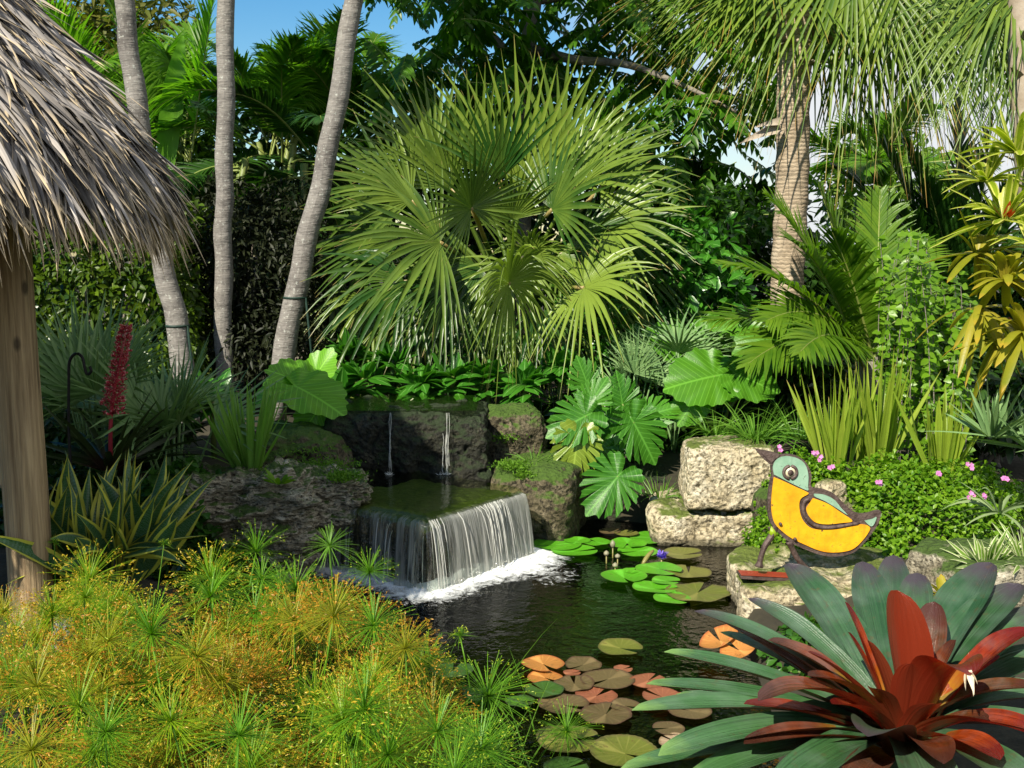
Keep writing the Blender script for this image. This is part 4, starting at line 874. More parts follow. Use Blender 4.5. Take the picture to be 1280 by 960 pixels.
for hx, hy, d, an, rp, tl, dr, sp in FR:
    H = W(hx, hy, d); a = np.array([math.cos(R(an)), -tl*.6, math.sin(R(an))]); nn = np.array([.6*math.cos(R(an+180))+U(-.6, .6), -1, .25+tl*.9+U(-.2, .4)])
    v0 = U(.9, 1.1) if (hx, hy) in ((636, 354), (730, 360), (652, 245)) else U(-.5, .65); mb = MB(); fan(mb, H, a, nn, rp*d/F*1.1, int(36*sp/150)+5, sp, dr, .24, split=.42, vr=(v0, v0+.5))  # sunlight on the picked fronds is put into a lighter leaf colour
    petiole(mb, cF+np.array([U(-.08, .08), U(-.08, .08), U(0, .25)]), H, .015, .12)
    mb.build('frond', [M['fan'], M['petiole']], fp)
# sabal palm at right, crown mostly above the frame
bS = ground_at(W(985, 470, 7.9)); tS = W(992, 95, 7.9)
sp_ = thing('cabbage_palm', 'thick brown palm trunk with hanging fan fronds at top right', 'palm tree', bS)
mb = MB(); P = spline([bS-ZV*.05, W(984, 360, 7.9), W(990, 230, 7.9), tS, tS+ZV*.45], 36)
tube(mb, P, (.118+.006*np.sin(np.arange(36)*2.4)), 22); mb.build('trunk', M['sabalbark'], sp_)
M['boot'] = plain('leaf_boot', (.22, .17, .12), .8, c2=(.36, .31, .25))
for i in range(16):
    a = U(0, 6.28); z = U(-.1, .5); b = tS+np.array([math.cos(a)*.1, math.sin(a)*.1, z]); dd = nrm([math.cos(a), math.sin(a), U(-.3, .7)])
    mb = MB(); blades(mb, b[None], dd[None], U(.2, .34), .085, nrm(np.cross(dd, ZV))[None], P_LANCE, .2, 6, 3, .5); mb.build('leaf_boot', M['boot'], sp_)
b = W(975, 160, 7.75)
for b_, d_, l_, w_ in ((b, [-1, -.1, -.28], .30, .09), (b+[0, -.02, .04], [-1, -.2, -.12], .2, .06)):
    mb = MB(); blades(mb, b_[None], nrm([d_]), l_, w_, np.array([[0, .3, 1.]]), P_GRASS, .1, 6, 3, .5); mb.build('leaf_boot', M['boot'], sp_)
cS = tS+ZV*.42
SR = [(985, -30, 8.0, 218, 185, .5, .55), (945, -60, 8.0, 202, 170, .35, .45), (1065, -60, 7.5, 262, 200, .5, .8), (1120, -60, 7.6, 288, 200, .4, .7),
      (1170, -60, 7.9, 310, 180, .35, .6), (1000, -30, 8.2, 232, 165, .3, .6), (1090, -50, 8.2, 275, 195, .3, .8), (1200, -80, 8.0, 340, 130, .3, .4), (900, -80, 8.1, 185, 150, .3, .4),
      (1000, -130, 7.9, 110, 140, .3, .2), (1090, -130, 7.9, 60, 140, .3, .2), (960, -15, 8.4, 225, 150, .2, .6), (1140, -40, 8.4, 292, 180, .2, .8), (1150, -50, 7.6, 278, 190, .4, .8), (925, -30, 8.2, 210, 120, .3, .6),
      (1040, -20, 8.3, 255, 165, .3, .7), (1110, -20, 8.3, 282, 170, .3, .8), (1160, -20, 8.5, 300, 165, .3, .8), (1185, -40, 8.2, 318, 160, .3, .6), (890, -30, 8.4, 215, 130, .3, .5), (1130, 0, 8.6, 276, 150, .2, .9), (1080, 0, 8.6, 266, 150, .2, .9), (1010, 0, 8.6, 240, 140, .2, .8)]
for hx, hy, d, an, rp, tl, dr in SR:
    H = W(hx, hy, d); a = np.array([math.cos(R(an)), -tl*.5, math.sin(R(an))]); nn = np.array([.6*math.cos(R(an))+U(-.5, .5), -1, .5+tl])
    mb = MB(); fan(mb, H, a, nn, rp*d/F*1.05, 34, 72, dr*.45, .22, split=.34); petiole(mb, cS, H, .016, .1); mb.build('frond', [M['fan2'], M['petiole']], sp_)

# ------------------------------------------------------------------ right-hand palms and climbers
cC = W(1085, 455, 7.3); cp = thing('low_feather_palm', 'bright low feather palm spreading in front of the brown trunk', 'palm tree', ground_at(cC))
CT = [(905, 330, 6.7, .30, .3), (890, 400, 6.9, .2, .2), (960, 245, 7.2, .25, .5), (1025, 235, 7.4, .1, .2), (935, 455, 6.5, .35, .5), (990, 300, 6.8, .3, .4), (1100, 240, 7.5, .1, .0), (1040, 290, 6.9, .15, .3),
      (1150, 300, 7.6, .2, -.4), (960, 400, 6.6, .3, .6), (1000, 440, 6.3, .35, .5), (1180, 380, 7.3, .3, -.4)]
for x, y, d, up, rl in CT:
    mb = MB(); pinnate(mb, arc_to(cC+np.array([U(-.06, .06), U(-.06, .06), U(-.1, .1)]), W(x, y, d), up, 12), 50, .44, .025, .3, 48, .25, .12, rl); mb.build('frond', [M['cycad'], M['rachis']], cp)
mb = MB(); tube(mb, [ground_at(cC)-ZV*.05, cC+ZV*.05], [.09, .07], 12); mb.build('trunk', M['dkbark'], cp)
cD = W(1205, 420, 8.7); dp = thing('dark_feather_palm', 'dark stiff feather palm against the pale sky at right', 'palm tree', ground_at(cD))
for x, y, d, up, rl in [(1080, 140, 8.8, .2, .2), (1130, 175, 8.6, .1, .3), (1195, 125, 8.8, .05, .2), (1045, 210, 8.7, .3, .3), (1240, 150, 8.6, .05, -.2), (1110, 250, 8.2, .25, .4), (1160, 230, 8.3, .1, .1), (1280, 220, 8.6, .2, -.4), (1060, 300, 8.4, .3, .4), (1150, 330, 8.0, .2, .4)]:
    mb = MB(); pinnate(mb, arc_to(cD, W(x, y, d), up, 12), 32, .46, .046, .25, 50, .12, .14, rl); mb.build('frond', [M['areca_dark'], M['rachis']], dp)
mb = MB(); tube(mb, [ground_at(cD)-ZV*.05, cD+ZV*.05], [.11, .08], 12); mb.build('trunk', M['dkbark'], dp)
# heart-leaved shrub
vb = ground_at(W(1150, 470, 6.6)); vn_ = thing('heart_leaf_shrub', 'upright shrub strung with small bright heart leaves', 'shrub', vb)
mb = MB(); ms = MB()
for i in range(40):
    x = U(1098, 1212); top = np.interp(x, [1095, 1115, 1150, 1190, 1215], [300, 285, 300, 350, 400])+U(0, 120)*(i > 20)
    d = U(6.3, 6.9); a, b = ground_at(W(x+U(-12, 12), 500, d)), W(x, top, d); P = spline([a, (a+b)/2+rdirs(1)[0]*.05, b+rdirs(1)[0]*.05], 30)
    tube(ms, P, np.linspace(.005, .002, 30), 5)
    q = P[6:]; nl = len(q)*2; B = np.repeat(q, 2, axis=0)+rdirs(nl)*.015; D = nrm(rdirs(nl, -.5, .1)*np.array([1, .7, 1])+np.array([0, -.35, 0])); sd = nrm(np.cross(D, nrm(np.array([0, -.7, .6])+rdirs(nl)*.5)))
    blades(mb, B, D, U(.04, .062, nl), U(.036, .05, nl), sd, lambda t: np.sin(np.pi*np.clip(t, .03, .98)**.6), .1, 5, 3, .2)
mb.build('foliage', M['vine'], vn_); ms.build('stem', M['dkbark'], vn_)
# trunk with epiphytes
tT = thing('bromeliad_tree', 'leaning palm trunk at the right edge carrying bromeliads', 'palm tree', ground_at(W(1345, 520, 5.6)))
P = spline([ground_at(W(1345, 520, 5.6))-ZV*.05, W(1318, 400, 5.6), W(1298, 250, 5.6), W(1284, 100, 5.6), W(1280, -60, 5.6)], 30)
mb = MB(); tube(mb, P, np.linspace(.11, .08, 30), 18)
for i in range(14):
    j = int(U(10, 28)); a = U(0, 6.28); dd = nrm([math.cos(a), math.sin(a), .7]); blades(mb, (P[j]+dd*.07)[None], dd[None], U(.12, .22), .06, nrm(np.cross(dd, ZV))[None], P_LANCE, .1, 5, 3, .5)
mb.build('trunk', M['boot'], tT)
for hx, hy, an, rp in ((1232, 25, 245, 120), (1275, 60, 235, 120), (1265, -20, 200, 150), (1310, -40, 300, 150), (1300, 60, 280, 140), (1250, -90, 120, 140)):
    H = W(hx, hy, 5.7); mb = MB(); fan(mb, H, [math.cos(R(an)), -.2, math.sin(R(an))], [0, -1, .6], rp*5.7/F, 34, 110, .5, .1, split=.3); petiole(mb, P[-1], H, .01, .05); mb.build('frond', [M['fan'], M['petiole']], tT)
def epi(px, py, d, n, Lr, w, el, m, label, red=0, droop=.5, azr=(0, 360), tilt=0):
    c = W(px, py, d); th = thing('tree_bromeliad', label, 'bromeliad', c, 'bromeliads growing on the trunk')
    mb = MB(); rosette(mb, c, n, Lr, w, el, droop, P_STRAP, .35, 9, 3, .02, azr=azr, pw=2.2); mb.build('leaves', M[m], th)
    if red: mb = MB(); rosette(mb, c+ZV*.01, 9, (.06, .11), .03, (20, 80), .1, P_LANCE, .4, 5, 3, .01); mb.build('bracts', M['brom_r'], th)
epi(1232, 225, 5.35, 34, (.20, .32), .036, (0, 80), 'brom_y', 'yellow-green striped bromeliad at the top of the trunk, left side', 0, .35)
epi(1272, 190, 5.2, 32, (.2, .32), .036, (0, 78), 'brom_y', 'topmost striped bromeliad beside the frame edge', 0, .35)
epi(1255, 275, 5.2, 36, (.2, .34), .038, (-10, 78), 'brom_y', 'striped bromeliad with a red heart midway up the trunk', 1, .35)
epi(1222, 315, 5.35, 26, (.18, .30), .036, (-30, 70), 'brom_o', 'brownish-yellow bromeliad with strap leaves hanging below the striped ones', 0, .5)
epi(1258, 350, 5.15, 34, (.18, .32), .042, (-30, 75), 'brom_o', 'olive-yellow drooping bromeliad low on the trunk', 0, .5)
epi(1280, 415, 5.1, 30, (.18, .30), .044, (-50, 70), 'brom_o', 'lowest yellow bromeliad with a red heart at the frame edge', 1, .5)
epi(1225, 385, 5.4, 20, (.18, .32), .036, (-75, 30), 'brom_o', 'bromeliad with long yellow leaves dangling over the dark shrub', 0, .5)
epi(1292, 305, 5.1, 30, (.18, .30), .038, (-10, 78), 'brom_y', 'olive bromeliad squeezed against the trunk at the frame edge', 0, .35)
epi(1250, 425, 5.3, 22, (.16, .28), .036, (-60, 50), 'brom_o', 'yellow bromeliad behind the lowest red-hearted one', 0, .5)
# ------------------------------------------------------------------ big-leaved plants
def bigleaf_plant(name, label, base, leaves, m, rf=heart, group=None, seg=110, cat='plant', mats=None, cup=.12, droop=.25):
    th = thing(name, label, cat, base, group)
    for i, (px, py, d, an, hw, ty, tz) in enumerate(leaves):
        O = W(px, py, d); a = np.array([math.cos(R(an)), ty, math.sin(R(an))]); nn = np.array([U(-.2, .2), -.9, tz])
        mb = MB(); polar(mb, O, a, nn, hw*d/F, rf, 6, seg, cup=cup, droop=droop, wave=.035, wn_=9, cart=True)
        b = np.asarray(base)+np.array([U(-.05, .05), U(-.05, .05), 0]); tube(mb, arc_to(b, O, .08, 9), np.linspace(.012, .006, 9), 7, mi=1)
        mb.build('leaf', [M[mats[i]] if mats else M[m], M['petiole']], th)
    return th
bigleaf_plant('elephant_ear', 'elephant ear with three large bright wavy leaves left of the waterfall', ground_at(W(370, 540, 7.1)),
    [(385, 482, 6.9, 150, 55, -.35, 1.1), (372, 484, 6.75, 340, 74, -.5, 2.6), (398, 512, 6.7, 235, 40, -.3, .2), (352, 480, 7.1, 215, 42, -.4, 2.2), (395, 470, 7.2, 60, 40, 0, .8)], 'ear', frilly)
bigleaf_plant('swiss_cheese_plant', 'split-leaf plant hanging over the pond corner beside the mossy stone', ground_at(W(735, 600, 7.2)),
    [(732, 520, 6.75, 205, 54, -.3, .45), (772, 596, 6.5, 228, 60, -.3, .55), (738, 505, 6.9, 60, 38, 0, .6), (722, 548, 6.7, 262, 52, -.2, .0)], 'mon', monstera, seg=220, mats=['mon', 'mon', 'mon', 'mon_old'])
bigleaf_plant('swiss_cheese_plant', 'darker split-leaf plant to the right with glossy drooping leaves', ground_at(W(800, 600, 7.4)),
    [(792, 528, 7.0, 300, 58, -.1, .3), (768, 535, 7.1, 245, 52, -.1, .4), (808, 520, 7.2, 20, 42, 0, .8), (778, 505, 7.3, 100, 40, 0, .8), (752, 560, 6.95, 262, 46, -.2, .3), (735, 482, 7.3, 110, 38, 0, .6)], 'mon', monstera, seg=220)
bigleaf_plant('round_leaf_plant', 'plant with big round ribbed leaves right of the palmetto', ground_at(W(890, 520, 7.6)),
    [(893, 470, 7.2, 190, 66, -.2, .7), (900, 478, 7.3, 10, 50, 0, .7), (925, 470, 7.2, 340, 52, -.2, .6), (868, 500, 7.2, 235, 38, -.2, .6), (985, 420, 7.6, 200, 75, -.2, 1.2), (1000, 425, 7.6, 340, 55, -.1, 1.), (850, 435, 7.9, 150, 50, 0, .9), (880, 425, 7.9, 30, 48, 0, .9)], 'ear_dk', frilly)
# row of glossy-leaved plants behind the dark block
for i, (x, y, d, lab) in enumerate([(455, 470, 7.7, 'glossy green plant right behind the elephant ear'), (490, 450, 7.9, 'taller glossy green plant above the left trickle'), (525, 478, 7.65, 'glossy green plant over the middle of the dark block'),
        (565, 468, 7.75, 'glossy green plant behind the right trickle'), (610, 470, 7.75, 'glossy green plant above the squat mossy boulder'), (655, 478, 7.65, 'glossy green plant left of the split leaves'),
        (265, 490, 7.2, 'glossy green plant behind the left iris clump'), (425, 490, 7.55, 'low glossy green plant touching the dark block'), (700, 455, 7.9, 'glossy green plant under the drooping fan frond'), (595, 440, 8.2, 'glossy green plant rising in the shade under the fan palm'), (440, 440, 8.1, 'glossy green plant at the foot of the pale leaning trunk')]):
    c = W(x, y+2, d); th = thing('glossy_plant', lab, 'plant', ground_at(c), 'glossy green plants behind the cascade')
    mb = MB(); n = 30; rosette(mb, c, n, (.17, .28), .10, (0, 80), .35, P_LEAF, .25, 7, 5, .05, twist=.5); rosette(mb, c-ZV*.08, 16, (.16, .26), .10, (-10, 30), .35, P_LEAF, .25, 7, 5, .07, twist=.5); mb.build('leaves', M['phil'], th)
    mb = MB(); tube(mb, [ground_at(c)-ZV*.02, c], .02, 7); mb.build('stem', M['petiole'], th)
# dwarf palmettos
def palmetto(px, py, d, n, L_, label, m='blue', el=(15, 80)):
    c = W(px, py, d); th = thing('dwarf_palmetto', label, 'plant', ground_at(c)); mb = MB()
    for i in range(n):
        a = 2*np.pi*i/n+U(-.4, .4); e = R(U(*el)); dd = np.array([math.cos(a)*math.cos(e), math.sin(a)*math.cos(e), math.sin(e)]); H = c+dd*U(.12, .3)
        fan(mb, H, dd, nrm(np.array([-.4*math.cos(a), -.6, .9])), L_*U(.8, 1.2), 15, 78, .06, .1, split=.3); petiole(mb, ground_at(c), H, .006, .02)
    mb.build('fronds', [M[m], M['petiole']], th)
palmetto(845, 455, 7.6, 5, .34, 'blue-green spiky palmetto above the round ribbed leaves')
palmetto(790, 490, 7.5, 7, .30, 'dusty green palmetto between the split leaves and the fan palm')
palmetto(120, 520, 5.9, 14, .50, 'large grey-green palmetto around the red flower spike', 'blue', (10, 75))
palmetto(215, 545, 5.9, 11, .46, 'grey-green palmetto right of the red flower spike', 'blue', (10, 70))
# clumps of strap leaves
def clump(name, label, cat, c, n, Lr, w, el, m, droop=.12, prof=P_LANCE, fold=.4, base_r=.06, azr=(0, 360), k=7, group=None, twist=1.2, cols=3, wav=0.0):
    th = thing(name, label, cat, c, group); mb = MB(); rosette(mb, c, n, Lr, w, el, droop, prof, fold, k, cols, base_r, twist, azr, wav=wav); mb.build('leaves', M[m], th); return th
c = W(312, 582, 5.8); th = clump('iris_clump', 'fresh green iris clump growing on the ridged grey stone', 'plant', c, 52, (.34, .56), .03, (58, 88), 'iris', .06, base_r=.09)
mb = MB(); rosette(mb, c+np.array([-.04, -.03, 0]), 5, (.3, .36), .018, (25, 45), .25, P_LANCE, .4, 7, 3, .03, azr=(150, 260)); mb.build('leaf', M['iris'], th)
for x, y, d, n, Lr, lab in [(1045, 580, 6.0, 30, (.36, .56), 'yellow-green iris clump left above the bird'), (1095, 580, 6.1, 40, (.42, .66), 'tallest yellow-green iris clump behind the flowering mound'), (1178, 590, 5.9, 24, (.34, .56), 'yellow-green iris clump nearest the silver plant')]:
    c = W(x, y, d); clump('iris_clump', lab, 'plant', c, n, (Lr[0]*1.1, Lr[1]*1.12), .038, (62, 88), 'iris_y', .05, base_r=.10, group='yellow-green iris clumps at right')
for x, y, d, n, lab in [(945, 548, 6.55, 120, 'long dark grass tuft spilling over the pale block'), (1000, 548, 6.5, 90, 'arching grass tuft between pale block and iris leaves'), (895, 545, 6.9, 60, 'arching grass tuft left behind the pale block')]:
    clump('grass_tuft', lab, 'grass', W(x, y, d), n, (.3, .5), .011, (20, 75), 'grass', .55, P_GRASS, .3, .09)
clump('grass_tuft', 'thin grassy sprigs on the mossy stone left of the split leaves', 'grass', W(668, 575, 6.7), 24, (.1, .18), .007, (20, 75), 'grass', .4, P_GRASS, .3, .1)
clump('grass_tuft', 'grassy sprigs in shade beside the limestone block', 'grass', W(825, 620, 6.7), 50, (.12, .22), .008, (20, 75), 'grass', .4, P_GRASS, .3, .14)
for x, y, d, lab in [(1240, 545, 5.3, 'blue-green yucca with stiff leaves left of the edge'), (1290, 560, 5.2, 'blue-green yucca cut by the right edge')]:
    clump('blue_yucca', lab, 'plant', W(x, y, d), 42, (.2, .36), .026, (5, 85), 'blue', .12, P_LANCE, .5, .03)
clump('silver_plant', 'silvery plant with curling leaves below the blue-green yuccas', 'plant', W(1250, 640, 5.0), 18, (.2, .34), .02, (0, 75), 'silver', .5, P_LANCE, .5, .02)
for x, y, d, lab in [(1232, 710, 4.6, 'white-edged variegated plant left of the frame edge'), (1285, 705, 4.55, 'white-edged variegated plant at the frame edge')]:
    clump('variegated_plant', lab, 'plant', W(x, y, d), 44, (.16, .26), .026, (5, 80), 'varieg', .25, P_LANCE, .4, .04)
clump('small_red_bromeliad', 'small red and yellow bromeliad under the variegated plant', 'bromeliad', W(1180, 745, 4.5), 16, (.08, .14), .03, (10, 70), 'brom_o', .3, P_STRAP, .4, .02)
clump('snake_plant', 'yellow-edged snake plant clump beside the wooden post', 'plant', W(130, 715, 4.65), 70, (.32, .58), .078, (42, 88), 'snake', .05, P_SNAKE, .45, .24, k=12, twist=2.2, cols=5, wav=.45)
mb = MB(); c = W(140, 690, 4.5); rosette(mb, c, 14, (.26, .36), .06, (10, 45), .35, P_SNAKE, .35, 10, 5, .12, 1.2, (180, 380)); tag(mb.build('snake_plant_offset', M['snake'], loc=ground_at(c)), 'curled drooping snake plant leaves in front of the clump', 'plant')
c = W(138, 585, 5.5); th = clump('spiked_bromeliad', 'dark strap-leaved bromeliad sending up a red flower spike', 'bromeliad', c, 34, (.4, .62), .04, (12, 62), 'strappy', .25, P_LANCE, .4, .05)
a, b = W(140, 508, 5.45), W(158, 410, 5.45); q = np.linspace(0, 1, 8)
mb = MB(); tube(mb, spline([c, a, b], 12), np.linspace(.013, .006, 12), 8, 1)
n = 700; s_ = U(0, 1, n)**1.05; B = a+(b-a)*(s_*1.02)[:, None]; rr = np.where(s_ < .12, .075, .082-.05*s_)*U(.25, 1, n); dd = rdirs(n, -.2, .5); D = nrm(dd+ZV*.5)
blades(mb, B+dd*(rr*.7)[:, None], D, U(.014, .03, n), U(.008, .014, n), nrm(np.cross(D, rdirs(n))), P_LEAF, 0, 3, 2)
for i in range(220):
    j = int(U(0, n)); tube(mb, [B[j], B[j]+dd[j]*rr[j]], .0018, 4, cap=False)
for i in range(14):
    d_ = nrm([U(-1, 1), U(-1, .3), U(-.1, .3)]); p_ = a+d_*U(.04, .075)-ZV*.03; tube(mb, [a-ZV*.04, p_], .002, 4); blades(mb, np.repeat(p_[None], 4, 0), rdirs(4), .02, .01, rdirs(4), P_LEAF, 0, 3, 2)
mb.build('flower_spike', [M['spike'], M['spike']], th)
mb = MB(); h = W(92, 560, 5.3); P = [ground_at(h)]+[W(x, y, 5.3) for x, y in ((87, 560), (86, 480), (87, 452), (95, 442), (103, 447), (106, 460), (109, 468), (114, 464), (112, 458))]
tube(mb, spline(P, 50), .0075, 8); tag(mb.build('garden_hook', M['iron'], loc=P[0]), 'black iron shepherd hook standing in the palmetto', 'garden hook')

# ------------------------------------------------------------------ ground covers
def cover(name, label, cat, cx, cy, rx, ry, z0, h, n, ll, m, kind=None, flowers=(), lean=0.0):
    c = np.array([cx, cy, z0]); th = thing(name, label, cat, c)
    d = rdirs(n, .0, 1); lump = np.array([noise.noise(Vector((q[0]*3+cx, q[1]*3+cy, q[2]*3))) for q in d])
    P = c+d*np.array([rx, ry, h])*(U(.8, 1, n)*(1+.3*lump))[:, None]
    mb = MB()
    for j in range(3):    # three leaflets per sprig
        D = nrm(d*.35+rdirs(n)*.9+ZV*.1); sd = nrm(np.cross(D, nrm(d*.7+ZV*.7+rdirs(n)*.5)))
        blades(mb, P, D, ll*U(.6, 1.2, n), ll*.75*U(.7, 1.2, n), sd, P_OBOV, .15, 4, 3, .25)
    mb.build('foliage', M[m], th)
    mb = MB()
    for i in range(24): q = P[int(U(0, n))]; tube(mb, [[cx+U(-.5, .5)*rx, cy+U(-.5, .5)*ry, min(z0, GZ(cx, cy))-.02], q], .003, 4)
    mb.build('stem', M['petiole'], th)
    for px, py, d_ in flowers:
        p = W(px, py, d_); mb = MB()
        for k_ in range(3):
            pc = p+rdirs(1)[0]*.014; az_ = np.arange(5)*2*np.pi/5+U(0, 1); f_ = nrm([U(-.3, .3), -1, .5]); e1 = nrm(np.cross(f_, ZV)); e2 = np.cross(e1, f_)
            D = np.cos(az_)[:, None]*e1+np.sin(az_)[:, None]*e2+.25*f_; blades(mb, np.repeat(pc[None], 5, 0), nrm(D), .0135, .011, nrm(np.cross(D, f_)), P_OBOV, 0, 4, 2)
        mb.build('flower', M['ptl'], th)
    return th
FL = [(1018, 567, 5.65), (1024, 573, 5.65), (1039, 583, 5.6), (976, 560, 5.9), (1098, 603, 5.35), (1172, 591, 5.25), (1212, 583, 5.2), (1228, 619, 5.05), (1214, 620, 5.05), (1255, 600, 5.0)]
p = W(1150, 660, 5.6)
cover('flowering_mound', 'mound of small bright clover leaves dotted with pink flowers', 'plant', p[0], 5.75, .56, .52, .12, .52, 5200, .030, 'cover', flowers=FL)
p = W(1010, 610, 5.9); cover('trailing_cover', 'small-leaved creeper trailing behind the head of the bird', 'plant', p[0], 5.95, .24, .26, .26, .36, 1700, .026, 'cover')
p = W(975, 660, 5.5); cover('trailing_cover', 'small-leaved creeper below the legs of the bird', 'plant', p[0]+.0, 5.58, .17, .2, .08, .30, 1200, .024, 'cover')
p = W(1190, 560, 6.2); cover('green_cover', 'bright leafy cover around the right iris clump', 'plant', p[0], 6.2, .5, .3, .2, .32, 1500, .035, 'cover')
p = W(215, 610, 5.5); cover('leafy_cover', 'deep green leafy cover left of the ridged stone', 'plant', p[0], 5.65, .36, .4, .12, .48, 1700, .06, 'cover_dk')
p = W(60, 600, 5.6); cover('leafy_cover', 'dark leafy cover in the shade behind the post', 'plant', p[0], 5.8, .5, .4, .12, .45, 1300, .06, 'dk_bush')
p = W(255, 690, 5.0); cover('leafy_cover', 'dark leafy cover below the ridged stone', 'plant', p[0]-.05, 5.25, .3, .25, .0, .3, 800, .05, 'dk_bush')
p = W(1000, 800, 4.3); cover('leafy_cover', 'dark leafy cover on the bank behind the big bromeliad', 'plant', 1.55, 4.25, .5, .35, .08, .18, 900, .04, 'cover_dk')
def moss(label, pts, n):
    mb = MB(); B = []
    for px, py, d, rx, ry in pts:
        c = W(px, py, d); m_ = n; B.append(c+np.stack([rng.normal(0, rx, m_), rng.normal(0, ry, m_), rng.normal(0, .012, m_)-.0], -1))
    B = np.concatenate(B); m_ = len(B); D = rdirs(m_, .2, 1); blades(mb, B, D, U(.015, .035, m_), .008, nrm(np.cross(D, rdirs(m_))), P_LEAF, .2, 3, 2)
    tag(mb.build('moss', M['mossf'], loc=B.mean(0)), label, 'moss', kind='stuff')
moss('bright moss on the ridged stone by the iris clump', [(345, 590, 5.75, .05, .06), (400, 582, 6.1, .10, .08), (385, 560, 6.4, .07, .1), (372, 545, 6.7, .06, .08), (430, 596, 5.7, .05, .04)], 700)
moss('bright moss on the stone right of the basin', [(640, 582, 6.55, .05, .05), (655, 592, 6.5, .03, .05), (632, 545, 7.0, .05, .05)], 700)
clump('small_fern', 'small light green fern on the ridged stone', 'fern', W(348, 605, 5.42), 9, (.08, .15), .03, (20, 80), 'cover', .3, P_LEAF, .3, .02)

# ------------------------------------------------------------------ bird sculpture
BD = 5.02
def bp(x, y, dy=0.0): q = W(900+x/4.8, 540+y/4.8, BD); return np.array([q[0], BD+dy, q[2]])
def slab(mb, pts, y0, y1, mi=0):
    n = len(pts); A = np.array([bp(x, y) for x, y in pts]); a = A.copy(); a[:, 1] = y0; b = A.copy(); b[:, 1] = y1
    ar = sum(A[i, 0]*A[(i+1) % n, 2]-A[(i+1) % n, 0]*A[i, 2] for i in range(n))
    bm = bmesh.new(); va = [bm.verts.new(v) for v in a]; vb_ = [bm.verts.new(v) for v in b]
    bm.faces.new(va); bm.faces.new(vb_[::-1])
    for i in range(n): bm.faces.new((va[i], vb_[i], vb_[(i+1) % n], va[(i+1) % n]))
    bmesh.ops.recalc_face_normals(bm, faces=bm.faces); bmesh.ops.triangulate(bm, faces=bm.faces); bm.verts.index_update()
    V = [v.co[:] for v in bm.verts]; T = [[v.index for v in f.verts] for f in bm.faces]; bm.free(); mb.add(V, None, T, mi=mi)
def sm(pts, k=6):
    P = np.array(pts, float); e = np.concatenate([P, P[:1]]); q = spline(e, len(P)*k); return q[:-1]
M['rust'] = plain('rusty_steel', (.045, .028, .024), .6, metal=.3, c2=(.12, .085, .075), sc_=30, bump=.5, bs=90)
M['enam_y'] = enamel('yellow_enamel', (.58, .22, .008), (.68, .37, .012))
M['enam_t'] = enamel('mint_enamel', (.14, .27, .18), (.25, .38, .28))
M['enam_r'] = enamel('red_enamel', (.2, .015, .012), (.3, .035, .02))
M['eye'] = plain('cream_enamel', (.52, .46, .3), .35, c2=(.62, .58, .42), sc_=20)
bird = thing('bird_statue', 'flat metal bird statue with yellow body and mint head on the stone', 'statue', bp(330, 870))
body = [(215, 103), (300, 118), (355, 134), (410, 132), (462, 143), (508, 175), (535, 220), (546, 262), (541, 312), (562, 334), (622, 344), (682, 370), (730, 415), (780, 462), (830, 487), (882, 486), (930, 472), (958, 470), (962, 488), (945, 545), (902, 612), (852, 672), (802, 716), (742, 737), (660, 743), (590, 731), (520, 706), (450, 676), (390, 641), (340, 592), (300, 540), (286, 480), (286, 400), (294, 320), (308, 258), (306, 200), (270, 170), (238, 135)]
mb = MB(); slab(mb, sm(body[2:-2]), BD-.012, BD+.012); mb.build('body', M['rust'], bird, flat=True)
mb = MB(); slab(mb, [(210, 100), (300, 117), (356, 133), (330, 165), (306, 200), (268, 168), (236, 134)], BD-.016, BD+.016); slab(mb, [(240, 122), (330, 150), (303, 182), (270, 150)], BD-.022, BD-.016); mb.build('beak', M['rust'], bird, flat=True)
mb = MB(); slab(mb, sm([(318, 266), (380, 292), (450, 325), (510, 352), (524, 366), (478, 396), (470, 450), (490, 520), (545, 572), (640, 582), (760, 566), (838, 548), (893, 568), (860, 630), (800, 690), (735, 712), (650, 716), (580, 702), (500, 668), (430, 635), (370, 592), (322, 540), (304, 470), (304, 390), (312, 310)], 4), BD-.019, BD-.012); mb.build('breast', M['enam_y'], bird, flat=True)
mb = MB(); slab(mb, sm([(553, 392), (640, 425), (720, 478), (788, 528), (720, 540), (640, 548), (570, 538), (528, 500), (512, 458), (528, 428)], 4), BD-.019, BD-.012); mb.build('wing', M['enam_y'], bird, flat=True)
mb = MB(); slab(mb, sm([(318, 250), (312, 205), (330, 165), (375, 143), (430, 145), (480, 165), (510, 200), (524, 255), (522, 320), (520, 346), (455, 318), (385, 284)], 4), BD-.019, BD-.012); mb.build('head', M['enam_t'], bird, flat=True)
mb = MB(); slab(mb, sm([(560, 366), (620, 372), (680, 402), (720, 450), (758, 492), (690, 450), (620, 408), (562, 382)], 4), BD-.019, BD-.012); mb.build('back_patch', M['enam_t'], bird, flat=True)
mb = MB(); slab(mb, sm([(860, 528), (910, 516), (932, 506), (918, 545), (902, 560), (880, 548)], 4), BD-.019, BD-.012); mb.build('tail_patch', M['enam_t'], bird, flat=True)
mb = MB(); tube(mb, spline([bp(x, y, -.018) for x, y in ((533, 396), (505, 408), (492, 440), (500, 490), (540, 540), (600, 566), (680, 566), (760, 552), (832, 540))], 40), np.concatenate([[.004], np.linspace(.0095, .0085, 38), [.003]]), 9); mb.build('wing_bar', M['rust'], bird)
mb = MB(); ec = bp(415, 237, -.02); th_ = np.linspace(0, 2*np.pi, 33); tube(mb, ec+np.stack([.030*np.cos(th_), 0*th_, .030*np.sin(th_)], -1), .0085, 8, cap=False)
eye = mb.build('eye', M['rust'], bird)
